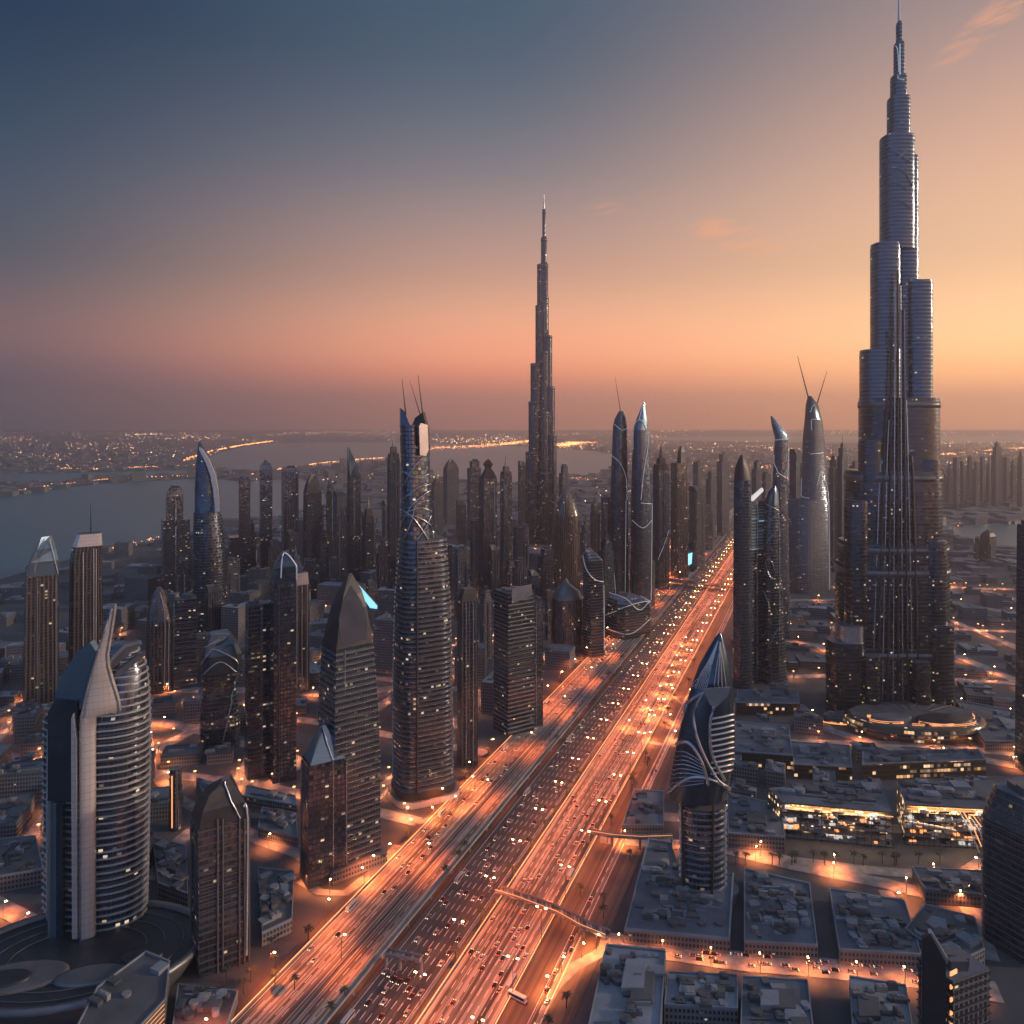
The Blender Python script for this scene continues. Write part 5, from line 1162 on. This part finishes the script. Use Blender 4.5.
# beyond that the city reads as one mass
def mass(name, label, polyfn, n, seed, hts, sz):
    r = random.Random(seed); mb = MB(); k = 0; tries = 0
    while k < n and tries < n * 30:
        tries += 1; x, y = polyfn(r)
        if any(inpoly(x, y, P) for P in WATER): continue
        u, s = hw_inv(x, y)
        if -90 < u < 110: continue
        if any(math.hypot(x - a, y - b) < rr for a, b, rr in FOOT): continue
        a, b, h = r.uniform(*sz), r.uniform(*sz), r.uniform(*hts) * (2.2 if r.random() < .06 else 1); q = r.random() * .6
        c, sn = math.cos(q), math.sin(q); P = [(x + i * c - j * sn, y + i * sn + j * c) for i, j in ((-a, -b), (a, -b), (a, b), (-a, b))]
        mb.prism(P, -.6, h, 0, 1); k += 1
    tag(mb.build(name, ['low', 'roof'], None), label, 'city', kind='stuff')
def fan(px0, px1, y0, y1):
    def f(r):
        y = y0 * (y1 / y0) ** r.random(); return ((r.uniform(px0, px1) - 512) * y / F, y)
    return f
mass('distant_city', 'hazy low city spreading to the horizon', fan(-60, 1090, 2300, 9000), 3600, 41, (6, 22), (14, 42))

# ------------------------------------------------------------------ lights of the far city
m, t_, b_n = newmat('city_light')
ge = nd(t_, 'ShaderNodeNewGeometry'); wn = nd(t_, 'ShaderNodeTexWhiteNoise', noise_dimensions='1D'); t_.links.new(ge.outputs['Random Per Island'], wn.inputs['W'])
put(t_, b_n.inputs['Emission Color'], mixc(t_, mt(t_, 'POWER', wn.outputs['Value'], 3.0), (1, .42, .13), (1, .84, .62)))
put(t_, b_n.inputs['Emission Strength'], mt(t_, 'ADD', mt(t_, 'MULTIPLY', mt(t_, 'POWER', ge.outputs['Random Per Island'], 4.0), 15), 1.5))
def bulb(mb, x, y, z, r):
    V = [(x + r, y, z), (x, y + r, z), (x - r, y, z), (x, y - r, z), (x, y, z + r), (x, y, z - r)]; b = len(mb.v); mb.v += V
    for f in ((0, 1, 4), (1, 2, 4), (2, 3, 4), (3, 0, 4), (1, 0, 5), (2, 1, 5), (3, 2, 5), (0, 3, 5)): mb.idx([b + i for i in f], 0, [(0, 0)] * 3)
mb = MB(); r = random.Random(77); cl = [(r.uniform(-100, 1120), 3000 * (6.3 ** r.random())) for _ in range(160)]
for k in range(7000):
    cx, cy = r.choice(cl); px = cx + r.gauss(0, 26); y = cy * (1 + r.gauss(0, .07)); x = (px - 512) * y / F
    if y < 2400 or y > 22500 or any(inpoly(x, y, P) for P in WATER): continue
    q = y / F * r.uniform(.22, .42); bulb(mb, x, y, 6 + q, q)
tag(mb.build('city_lights', 'city_light'), 'countless small lamps of the far city', 'lights', kind='stuff')
plain('road_light', (.8, .5, .3), .4, 0, .05, .1, (1, .36, .10), 8)
def lit_line(px, step, label, spread=6, size=1.2, n2=1):
    mb = MB(); P = [G(*p) for p in px]
    for a, b in zip(P, P[1:]):
        L = (b - a).length; n = max(2, int(L / step))
        for i in range(n):
            for _ in range(n2):
                p = a.lerp(b, (i + r.random()) / n); bulb(mb, p.x + r.gauss(0, spread), p.y + r.gauss(0, spread * 3.5), 8, size * r.uniform(.6, 1.3) * .3 * p.y / F)
    tag(mb.build('road_lights', 'city_light' if 'white' in label else 'road_light'), label, 'lights', kind='stuff')
lit_line([(-40, 500), (0, 495), (50, 487), (100, 481), (150, 478), (195, 476.5)], 16, 'string of amber lamps along the shore road across the lagoon', 8, 1.0, 2)
lit_line([(64, 469), (100, 470), (140, 468), (194, 466)], 20, 'bright amber lamps along the causeway beyond the lagoon', 10, 1.1, 2)
lit_line([(180, 462), (210, 452), (240, 446), (272, 441.5)], 24, 'amber lamps curving along the far bay road', 14, 1.1, 2)
lit_line([(250, 476), (285, 469), (320, 464), (360, 460), (394, 458)], 20, 'amber lamps along the bay bridge road', 10, 1.1, 2)
lit_line([(425, 449), (470, 447), (500, 445), (528, 441.5), (545, 441)], 26, 'broad amber glow of a lit bay island', 60, 1.0, 4)
lit_line([(560, 446), (575, 443), (592, 443)], 20, 'amber lamps on the island past the distant spire tower', 60, 1.2, 5)
lit_line([(575, 480), (600, 482), (625, 490), (640, 500)], 14, 'amber interchange lamps behind the twin towers', 26, .9, 3)
lit_line([(938, 525), (970, 518), (1000, 514), (1040, 508)], 16, 'bright lamps along the creek bank', 14, 1.2, 3)
lit_line([(935, 456), (955, 454), (985, 451), (1030, 448)], 24, 'amber lamps on a far shore behind the hazy tower cluster', 14, 1.2, 2)
lit_line([(100, 552), (130, 547), (162, 539)], 14, 'amber lamps on the near shore of the lagoon', 8, 1.1, 2)
lit_line([(126, 435.5), (145, 434.5), (166, 434.5)], 70, 'brilliant white lights of a far harbour', 60, 3.2, 2)
lit_line([(690, 470), (720, 462), (760, 468), (850, 458)], 40, 'lamps between hazy towers where the highway vanishes', 60, 1.0, 2)

# ------------------------------------------------------------------ haze
mb = MB(); mb.prism([(-24010, -1510), (24010, -1510), (24010, 23010), (-24010, 23010)], -2, 965, 0, bottom=True)
m = bpy.data.materials.new('haze'); m.use_nodes = True; t_ = m.node_tree; t_.nodes.clear()
pv = nd(t_, 'ShaderNodeVolumePrincipled'); pv.inputs['Density'].default_value = HAZE_DENSITY; pv.inputs['Color'].default_value = (*HAZE_COL, 1); pv.inputs['Anisotropy'].default_value = .8
t_.links.new(pv.outputs[0], nd(t_, 'ShaderNodeOutputMaterial').inputs['Volume']); M['haze'] = m
hz_o = mb.build('haze', 'haze'); hz_o['kind'] = 'stuff'
